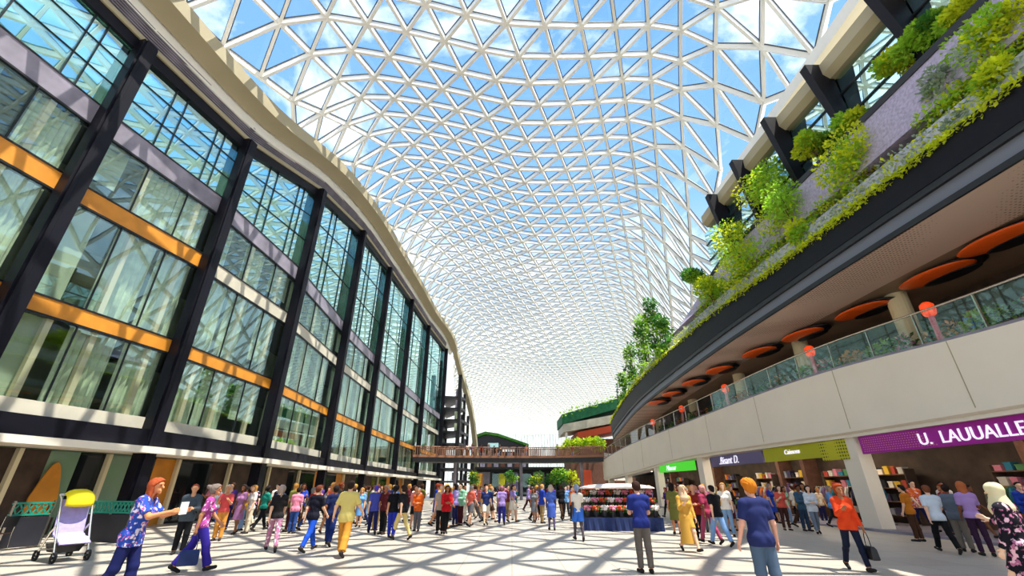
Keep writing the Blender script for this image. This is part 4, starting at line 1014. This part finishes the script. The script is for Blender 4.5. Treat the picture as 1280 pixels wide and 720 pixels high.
mb.loft([[(-.31,y,z),(.31,y,z),(.31,y-.035,z-.02),(-.31,y-.035,z-.02)] for y, z in pr2]); mb.build('seat', M_lilac, pc)
mb = MB(); secs = []
for k in range(11):
    a = PI*.62*k/10-.1; secs.append([(x*.30, -.32+.34*math.sin(a)*(1-.25*abs(x)**3), 1.3+.34*math.cos(a)*(1-.35*abs(x)**3)) for x in (-1,-.75,-.4,0,.4,.75,1)]+[(x*.285, -.32+.31*math.sin(a)*(1-.25*abs(x)**3), 1.3+.31*math.cos(a)*(1-.35*abs(x)**3)) for x in (1,.75,.4,0,-.4,-.75,-1)])
mb.loft(secs); mb.build('hood', M_yellow, pc, True)
mb = MB(); mb.hexa([(x,y,z) for z, q in ((.2,.8),(.38,1)) for x, y in ((-.28*q,-.36*q),(.28*q,-.36*q),(.28*q,.34*q),(-.28*q,.34*q))]); mb.build('basket', M_black, pc)
# ------------------------------------------------------------------ cafe barriers and chairs by the near shopfront
for k, (pa, pb, lab) in enumerate((((-10,690),(48,684),'black cafe barrier with teal lattice top at the left edge behind the pushchair'),((92,679),(152,682),'black cafe barrier with teal lattice top between the pushchair and the person in blue'))):
    a, b = Vector((*G(*pa),0)), Vector((*G(*pb),0)); L = (b-a).length; t = tag(empty('cafe_barrier', a, math.atan2((b-a).y, (b-a).x)), lab, 'barrier')
    mb = MB(); mb.box((L/2,0,.46), (L,.05,.8)); mb.build('panel', M_black2, t)
    mb = MB(); mb.bar((0,0,.92),(L,0,.92),.05,.05); mb.bar((0,0,1.24),(L,0,1.24),.05,.05); nn = int(L/.16)
    for q in range(nn): mb.bar((L*q/nn,0,.92 if q % 2 else 1.24),(L*(q+1)/nn,0,1.24 if q % 2 else .92),.03,.03); mb.bar((L*q/nn,0,1.24 if q % 2 else .92),(L*(q+1)/nn,0,.92 if q % 2 else 1.24),.03,.03)
    mb.build('lattice', M_tealrail, t)
    for x in (.03, L-.03): mb = MB(); mb.bar((x,0,0),(x,0,1.3),.06,.06,up=(0,1,0)); mb.box((x,0,.02),(.1,.5,.04)); mb.build('post', M_chrome, t)
    for q in range(2):
        v = a+(b-a)*(.25+.5*q)+Vector((-.3,-.75,0)) if k == 0 else a+(b-a)*(.2+.55*q)+Vector((-.6,1.1,0))
        c = tag(empty('cafe_chair', v, rad(30+60*q)), 'dark metal cafe chair beside the %s barrier, %s one' % (('left edge','second')[k], ('nearer the left edge','nearer the plaza')[q]), 'chair', 'cafe chairs by the barriers')
        mb = MB(); mb.hexa([(x,y,z) for z, q_ in ((.44,.96),(.47,1)) for x, y in ((-.2*q_,-.2*q_),(.2*q_,-.2*q_),(.22*q_,.2*q_),(-.22*q_,.2*q_))]); mb.build('seat', M_brown, c)
        mb = MB(); mb.loft([[(-.2+.04*j,-.2-.03*math.sin(PI*j/10),.62),(-.2+.04*j,-.22-.03*math.sin(PI*j/10),.62),(-.2+.04*j,-.25-.03*math.sin(PI*j/10),.9),(-.2+.04*j,-.23-.03*math.sin(PI*j/10),.9)] for j in range(11)]); mb.build('backrest', M_black, c)
        for x, y in ((-.19,.18),(.19,.18),(-.19,-.19),(.19,-.19)):
            mb = MB(); mb.tube([(x*1.15,y*1.2,0),(x,y,.45)]+([(x,y-.03,.9)] if y < 0 else []), .014, 8); mb.build('leg', M_chrome, c)
po = Vector(fp(3, .63, ('ledge',-.1), -1.45)); pt = fp(3, .78, ('ledge',-.1), -1.45); d_ = Vector((pt.x-po.x, pt.y-po.y, 0)); n_ = nrm(3)*.05
t = tag(empty('arched_poster', (po.x, po.y, .6)), 'amber arched poster glowing in the dark shopfront at the left edge', 'poster')
mb = MB(); ar = [(0,.3)]+[(q/12, .9+1.3*math.sin(PI*q/12)) for q in range(13)]+[(1,.3)]
mb.loft([[d_*u+Vector((0,0,z-.2))+n_*k for u, z in ar] for k in (0,1)]); mb.build('panel', M_orange, t)
mb = MB(); mb.bar(n_*.5+d_*.2, n_*.5+d_*.2+Vector((0,0,.5)), .06, .06, up=(1,0,0)); mb.bar(n_*.5+d_*.8, n_*.5+d_*.8+Vector((0,0,.5)), .06, .06, up=(1,0,0)); mb.box(n_*.5+d_*.5+Vector((0,0,-.3)), (.5,d_.length,.6)); mb.build('base', M_shopdark, t)
# ------------------------------------------------------------------ the crowd
HN = .0085; HC = .014
A_ = ((6,7,14,0),(2,7,16,0)); W1 = ((24,6),(-18,14)); W2 = ((-16,16),(22,5)); ST_ = ((2,2),(-3,2))
AW1 = ((-20,6,16,0),(22,6,22,0)); AW2 = ((22,6,22,0),(-20,6,16,0)); PH = ((30,10,88,18),(32,10,84,18)); HOLD = ((12,6,80,30),(10,6,84,30)); BAG = ((4,8,20,0),(20,10,95,10))
M_, F_ = 'm', 'f'
KITS = {
 'woman_tablet': Kit(Fig(F_, ((13,5),(-8,9)), ((42,14,62,-4),(44,12,60,12)), 6, .4, 1.02), HN, 'short', 'long', 'long', .026, -.14),
 'man_back': Kit(Fig(M_, ((3,3),(-4,3)), ((2,14,16,-4),(0,14,18,-4)), 0, .6, 1.06), HN, 'short', 'long', 'tousled', .022, -.1, .02),
 'man_slim': Kit(Fig(M_, ((2,2),(-3,2)), HOLD, 2, .8), HN, 'short', 'long', 'short', .02, -.1, .014),
 'man_arms_out': Kit(Fig(M_, W1, ((-8,24,30,0),(14,24,34,0)), 0, 0, 1.05), HN, 'short', 'long', 'short', .034, -.14, .034, .015),
 'woman_walk': Kit(Fig(F_, W2, AW2, 3), HN, 'short', 'long', 'bun', .016, -.06, .02, .02),
 'woman_jacket': Kit(Fig(F_, ((14,4),(-14,16)), BAG, 2), HN, 'long', 'long', 'tail', .024, -.12, .006),
 'woman_scarf_dress': Kit(Fig(F_, W1, BAG, 0, .3, 1.05), HN, 'long', 'dress', 'scarf', .024, -.1, skz=.2, skr=.25),
 'm_stand': Kit(Fig(M_, ST_, A_), HC, 'short', 'long', 'short', .022, -.1, .016),
 'm_walk': Kit(Fig(M_, W1, AW1, 3), HC, 'short', 'long', 'short', .022, -.1, .016),
 'm_shorts': Kit(Fig(M_, W2, AW2, 2), HC, 'short', 'shorts', 'short', .026, -.1),
 'm_jacket': Kit(Fig(M_, ST_, HOLD, 0), HC, 'long', 'long', 'short', .026, -.12, .018),
 'm_walk_jacket': Kit(Fig(M_, W2, AW2, 3), HC, 'long', 'long', 'short', .026, -.12, .018),
 'f_stand': Kit(Fig(F_, ST_, BAG), HC, 'short', 'long', 'long', .014, -.06, .008),
 'f_walk': Kit(Fig(F_, W1, AW1, 2), HC, 'short', 'long', 'tail', .014, -.06, .01),
 'f_dress': Kit(Fig(F_, ((10,4),(-8,8)), A_), HC, 'short', 'dress', 'long', .014, -.06, skz=.5, skr=.2),
 'f_skirt': Kit(Fig(F_, ((12,4),(-10,10)), AW1), HC, 'short', 'skirt', 'bun', .014, -.04, skz=.62, skr=.19),
 'f_jacket': Kit(Fig(F_, W2, HOLD, 2), HC, 'long', 'long', 'long', .022, -.12, .006),
 'f_phone': Kit(Fig(F_, ST_, PH, 0, .8), HC, 'short', 'long', 'long', .014, -.06, .02),
 'f_shorts': Kit(Fig(F_, ((14,5),(-12,12)), AW1, 0), HC, 'short', 'shorts', 'tail', .014, -.05),
}
FL = {'T': M_floral}; FLD = {'T': M_floralD, 'B': M_floralD}; PLACED = []; USED = set()
def put(kit, px, py, rz, label, top, bot, hair, group=None, Y=None, z=0.0, **k):
    x, y = G(px, py) if Y is None else (ratio(px, py)[0]*Y, Y)
    PLACED.append((x, y)); USED.add(label)
    return person(KITS[kit], x, y, rz, label, top, bot, hair, group or 'people near the front of the plaza', z=z, **k)
# nearest figures, from the left
put('woman_tablet', 172, 650, -78, 'person in blue floral blouse and navy jeans holding a white tablet at the left front', '#3f63b8', '#27306a', '#b5623c', Y=8.0, skin='#d88f60', pat=FL, scale=1.03)
put('woman_walk', 238, 716, -60, 'person in pink floral top and purple trousers walking behind the person with the tablet', '#b0579f', '#4a3aa0', '#8d8078', pat=FL)
put('m_jacket', 221, 693, -150, 'person in charcoal jacket and black trousers standing behind the person with the tablet', '#59636b', '#1c1c22', '#8a4a30')
put('man_slim', 808, 716, 2, 'person in navy T shirt and grey trousers seen from behind near the flower stall', '#2f3f86', '#77706a', '#4a3025', scale=1.03, skin='#d99f86')
put('man_back', 946, 650, 4, 'person with ginger hair in navy T shirt and blue grey jeans seen from behind', '#353f70', '#66788c', '#d58a2a', Y=7.7, skin='#e3a58c', scale=1.02)
put('woman_jacket', 1076, 714, 172, 'person in orange red jacket and dark leggings walking on the shaded strip', '#e05a2a', '#1f2a44', '#a8501f')
put('woman_scarf_dress', 1262, 650, 20, 'person in black floral dress and cream headscarf at the right front edge', '#231f2e', '#231f2e', '#e6dcb8', Y=7.2, pat=FLD)
put('man_arms_out', 426, 696, 4, 'person in yellow shirt and ochre trousers seen from behind', '#e0cf86', '#d09a45', '#3a2a1e', scale=1.06)
put('m_walk', 384, 690, -20, 'person in black T shirt and bright blue jeans walking left of the yellow shirt', '#1d1f33', '#2a63c8', '#7a4630')
put('m_walk', 409, 683, 10, 'person in navy T shirt and navy trousers just left of the yellow shirt', '#20305e', '#24407e', '#2e2320')
put('f_walk', 337, 690, 30, 'person in black top and faded pink patterned trousers walking ahead of the blue jeans', '#2f2a2c', '#b58aa0', '#b9a79a', pat={'B': M_floral})
put('f_phone', 270, 676, -160, 'person in coral top and tan trousers next to the purple trousers', '#e06a6a', '#d9a054', '#c9b8a8')
put('f_dress', 292, 668, 170, 'person in mauve dress standing before the dark shop panel', '#a87ca0', '#a87ca0', '#3a2a2a')
put('f_stand', 306, 667, 150, 'person in white blouse and cream trousers beside the mauve dress', '#eee6dc', '#e2d8c0', '#c99a5a')
put('f_walk', 323, 664, -30, 'person in teal top and black trousers near the shopfront', '#2f9a8a', '#22242a', '#2a211e')
put('f_walk', 488, 674, 10, 'person in black top and cobalt blue trousers at centre left', '#1e1d24', '#3a4cc0', '#2a2224')
put('f_walk', 500, 675, 60, 'person in black top and cream flared trousers beside the cobalt trousers', '#2b2b30', '#dcc98e', '#4a3626')
put('m_walk', 464, 668, 20, 'person in slate blue top and indigo trousers with purple hair', '#5a62b0', '#2a2f66', '#6b5bb8')
put('m_stand', 477, 668, 160, 'person in maroon top and black trousers beside the slate blue top', '#6a2a30', '#1d1c22', '#c9b0a0')
put('f_jacket', 556, 668, 200, 'person in red jacket and black trousers at the middle of the crowd', '#c3202e', '#1d1a1f', '#2a1c1c')
put('m_stand', 549, 667, 180, 'person in stone grey top and black trousers beside the red jacket', '#b9ab9c', '#242126', '#c7b3a2')
put('m_shorts', 517, 662, 180, 'person in pink top and charcoal shorts at centre left', '#e79a90', '#2a2a30', '#3a2a22')
put('m_shorts', 607, 657, 190, 'person in navy T shirt and cream shorts at the plaza centre', '#3a4a80', '#e8e0d2', '#b8867a')
put('m_walk', 627, 656, 5, 'person in lavender shirt and indigo jeans at the plaza centre', '#a892c8', '#3a3f9a', '#a87a86')
put('f_dress', 690, 663, 0, 'person in periwinkle blue dress and dark stockings walking away', '#5a74c0', '#5a74c0', '#c9bcae', skin='#55486a')
put('f_shorts', 724, 676, 5, 'person in white top and denim shorts with dark leggings left of the flower stall', '#ebe3d6', '#4f86d8', '#9aa6c0', skin='#4a4148')
put('f_shorts', 672, 650, 170, 'small person in scarlet top and scarlet shorts at the plaza centre', '#e2382e', '#e2382e', '#2a1c1a', scale=.8)
put('woman_scarf_dress', 864, 690, 185, 'person in gold dress and beige headscarf right of the navy T shirt person', '#d9ae5a', '#d9ae5a', '#d8bfa2')
put('f_walk', 890, 680, 20, 'person in raspberry top and raspberry trousers left of the ginger haired person', '#b04a6a', '#b05a7a', '#d9a098')
put('m_walk', 903, 683, 15, 'person in black T shirt and pale blue jeans left of the ginger haired person', '#1f1f24', '#8fb0d8', '#2a201c')
put('m_jacket', 876, 676, 150, 'person in red brown jacket and black trousers behind the gold dress', '#9a3a30', '#22222a', '#e0a090')
put('f_stand', 985, 663, 175, 'person in coral top and brown trousers before the lime signed shop', '#e07060', '#5a3a30', '#6a4a3a')
put('f_jacket', 1024, 668, 160, 'person in white jacket and checked grey trousers before the lime signed shop', '#d8dde2', '#7f8a96', '#3a2c26')
put('m_jacket', 1010, 664, 190, 'person in steel blue jacket and denim trousers before the lime signed shop', '#4f6f86', '#3a5068', '#2a201c')
put('m_walk', 1188, 692, -20, 'person in white T shirt and black trousers entering the magenta signed shop', '#d4dbe2', '#1d1e22', '#8a5a40', scale=1.0)
put('m_jacket', 1212, 690, -50, 'person in grey sweater and taupe trousers by the magenta signed shop', '#7a8490', '#8d867c', '#3a2a22')
put('f_stand', 1236, 695, -30, 'person in lilac top and plum trousers by the magenta signed shop', '#b79acb', '#4a2f4a', '#c07a50', scale=1.04)
put('m_jacket', 1268, 676, -30, 'person in olive grey sweater by the right edge inside the magenta signed shop', '#9a9a80', '#3a3a36', '#8a6a3a', scale=1.05)
put('m_stand', 1150, 677, 30, 'person in ochre top and brown trousers at the shop entrance by the pillar', '#c9862e', '#5a4030', '#2a2a2a')
# the rest of the crowd
TOPS = {'white':'#ece6dc','black':'#1f1e24','red':'#c22a2c','coral':'#e5806c','pink':'#e79ab0','navy':'#26325e','sky blue':'#7fb0e0','royal blue':'#3456b8','lavender':'#a898cc','purple':'#6a4a98','teal':'#2f8a88','olive':'#7f7f46','mustard':'#d3a83a','cream':'#e6d8b4','grey':'#8b8d92','orange':'#e07a30','maroon':'#6e2a34','mint':'#9cccb0'}
BOTS = {'black':'#1c1b20','blue denim':'#3e5f98','pale denim':'#93aecb','grey':'#77767a','khaki':'#a8916a','white':'#e6e0d4','brown':'#5e4433','indigo':'#2c2f60','charcoal':'#37363c','burgundy':'#5c2632'}
HAIRS = {'dark':'#2a1f1b','brown':'#553625','blond':'#c79a58','auburn':'#8d4426','grey':'#9b948e'}
CK = [k for k in KITS if k[1] == '_']
rc = random.Random(21)
def crowd(n, zone, where, group, fac=None, z=0.0, boxy=None, sc=(.93,1.06)):
    done = tries = 0
    while done < n and tries < n*60:
        tries += 1
        if boxy: x, y = boxy(rc)
        else:
            px, py = rc.uniform(zone[0], zone[1]), rc.uniform(zone[2], zone[3]); x, y = G(px, py)
        if any((x-a)**2+(y-b)**2 < .46 for a, b in PLACED if z == 0) : continue
        if z == 0 and (abs(x-sx-.25) < 2.1 and abs(y-sy) < 1.3): continue
        k = rc.choice(CK); t, b, h = rc.choice(list(TOPS)), rc.choice(list(BOTS)), rc.choice(list(HAIRS))
        nm = {'short':'T shirt'}.get('short') if 'jacket' not in k else 'jacket'
        lower = 'shorts' if 'shorts' in k else 'skirt' if 'skirt' in k else None
        what = '%s dress' % t if 'dress' in k else '%s %s and %s %s' % (t, nm, b, lower or 'trousers')
        pt_ = FL if rc.random() < .15 else None
        if pt_: what = 'patterned '+what
        lab = 'person, %s hair, %s, %s' % (h, what.replace(' and ', ', '), where)
        if lab in USED: continue
        USED.add(lab); PLACED.append((x, y)) if z == 0 else None
        person(KITS[k], x, y, rc.choice(fac) if fac else rc.uniform(0, 360), lab, TOPS[t], BOTS[b], HAIRS[h], group, scale=rc.uniform(*sc), z=z, rng=rc, pat=pt_)
        done += 1
crowd(26, (250,425,649,668), 'near the glass facade', 'crowd by the left shopfronts')
crowd(34, (425,590,642,664), 'between facade and centre', 'crowd left of centre')
crowd(40, (560,735,634,655), 'at the far centre', 'far crowd at the centre')
crowd(22, (735,850,634,650), 'behind the flower stall', 'far crowd behind the stall')
crowd(14, (840,925,650,674), 'by the green sign', 'crowd by the green signed shop')
crowd(8, (960,1060,653,664), 'outside the lime shop', 'people outside the lime signed shop')
crowd(9, None, 'in the magenta shop', 'people inside the magenta signed shop', boxy=lambda r: (along(FAS, 16)[0]+r.uniform(.3,2.0), r.uniform(11.5,19.5)), z=.09)
crowd(10, None, 'on the footbridge', 'people on the footbridge', boxy=lambda r: (r.uniform(-7,11), 67.4+r.uniform(.2,.8)), z=5.7)
crowd(9, None, 'on the balcony', 'people on the balcony', boxy=lambda r: (lambda y: (along(FAS, y)[0]+r.uniform(2.0,3.6), y))(r.uniform(9,45)), z=6.2)
for o in [o for o in COL.objects if o.get('group') == 'people on the balcony']: o.location.z = along(FAS, o.location.y)[3]-.15
# things the people carry
def hand(kit, obj, k): return obj.matrix_basis @ Vector(KITS[kit].fig.ar[k][2]+KITS[kit].fig.ar[k][3]*.09)
bpy.context.view_layer.update()
ppl = {o['label']: o for o in COL.objects if o.name.startswith('person')}
o = ppl['person in blue floral blouse and navy jeans holding a white tablet at the left front']
h0, h1 = hand('woman_tablet', o, 0), hand('woman_tablet', o, 1); c = (h0+h1)/2
t = tag(empty('tablet', c+Vector((.03,0,.03)), o.rotation_euler.z), 'white tablet held in both hands by the person in blue', 'tablet')
mb = MB(); mb.box((0,0,0), (.26,.012,.19)); cs = mb.build('case', M_white, t); mb = MB(); mb.box((0,-.0075,0), (.235,.003,.165)); mb.build('screen', M_pink, cs)
def bag(kit, label, lab, m, k=0, s=1.0):
    o = ppl[label]; p = hand(kit, o, k); t = tag(empty('handbag', p-Vector((0,0,.30*s)), o.rotation_euler.z+PI/2), lab, 'bag', None)
    mb = MB(); mb.loft([[(x*w*s, y*d*s, z*s) for x, y in ((-1,-1),(1,-1),(1,1),(-1,1))] for z, w, d in ((-.26,.15,.06),(-.24,.17,.075),(-.05,.16,.06),(0,.14,.03))]); bo = mb.build('body', m, t)
    mb = MB(); mb.tube([(.09*math.cos(a)*s, 0, (.28*math.sin(a))*s) for a in np.linspace(0, PI, 12)], .009, 6); mb.build('handle', m, bo)
bag('woman_jacket', 'person in orange red jacket and dark leggings walking on the shaded strip', 'black handbag hanging from the hand of the person in orange red', M_black, 0)
bag('woman_walk', 'person in pink floral top and purple trousers walking behind the person with the tablet', 'navy tote bag carried by the person in purple trousers', M_navycloth, 1, 1.1)
# ------------------------------------------------------------------ light, sky, camera
su = bpy.data.lights.new('sun', 'SUN'); su.energy = 4.3; su.angle = rad(.35); su.color = (1,.95,.86)
so = bpy.data.objects.new('sun', su); COL.objects.link(so)
el, az = rad(70), rad(-24)
d = Vector((math.cos(el)*math.cos(az), math.cos(el)*math.sin(az), math.sin(el))); so.rotation_euler = d.to_track_quat('Z', 'Y').to_euler(); so.location = d*80
w = bpy.data.worlds.new('world'); SC.world = w; w.use_nodes = True; N = w.node_tree.nodes; L = w.node_tree.links
bg = N['Background']; tc = N.new('ShaderNodeTexCoord'); sp = N.new('ShaderNodeSeparateXYZ'); L.new(tc.outputs['Generated'], sp.inputs[0])
rr = N.new('ShaderNodeValToRGB'); e = rr.color_ramp.elements; e[0].position = 0; e[0].color = (.42,.40,.36,1); e[1].position = 1; e[1].color = (.075,.18,.41,1)
for p, c in ((.49,(.5,.48,.44,1)),(.51,(.36,.38,.37,1)),(.64,(.38,.43,.47,1)),(.78,(.12,.24,.46,1))):
    q = e.new(p); q.color = c
mr = N.new('ShaderNodeMapRange'); mr.inputs['From Min'].default_value = -1; L.new(sp.outputs['Z'], mr.inputs['Value']); L.new(mr.outputs[0], rr.inputs['Fac'])
nz = N.new('ShaderNodeTexNoise'); nz.inputs['Scale'].default_value = 3.2; nz.inputs['Detail'].default_value = 7; nz.inputs['Roughness'].default_value = .58; nz.inputs['Distortion'].default_value = .5
mp = N.new('ShaderNodeMapping'); mp.inputs['Location'].default_value = (1.3,.4,.2); mp.inputs['Scale'].default_value = (1,1,1.4); L.new(tc.outputs['Generated'], mp.inputs['Vector']); L.new(mp.outputs[0], nz.inputs['Vector'])
cr = N.new('ShaderNodeValToRGB'); cr.color_ramp.elements[0].position = .5; cr.color_ramp.elements[1].position = .76; L.new(nz.outputs['Fac'], cr.inputs['Fac'])
mx = N.new('ShaderNodeMix'); mx.data_type = 'RGBA'; L.new(cr.outputs['Color'], mx.inputs['Factor']); L.new(rr.outputs['Color'], mx.inputs[6]); mx.inputs[7].default_value = (.88,.88,.9,1)
L.new(mx.outputs[2], bg.inputs['Color']); bg.inputs['Strength'].default_value = 1.35
cd = bpy.data.cameras.new('camera'); cd.sensor_width = 36; cd.lens = F/1280*36; cd.clip_end = 600; cd.clip_start = .1
co = bpy.data.objects.new('camera', cd); COL.objects.link(co); co.location = (0,0,ZC); co.rotation_euler = (PI/2+TH, 0, 0); SC.camera = co
vs = SC.view_settings; vs.view_transform = 'Standard'; vs.look = 'None'; vs.gamma = 1; vs.exposure = 1.14; vs.use_curve_mapping = False
cy = SC.cycles; cy.max_bounces = 8; cy.diffuse_bounces = 4; cy.glossy_bounces = 4; cy.transparent_max_bounces = 24; cy.use_denoising = True
cy.sample_clamp_indirect = 8; cy.caustics_reflective = False; cy.caustics_refractive = False

for o in COL.objects:
    if o.get('label') and not 4 <= len(o['label'].split()) <= 16: print('LABEL', len(o['label'].split()), o['label'])
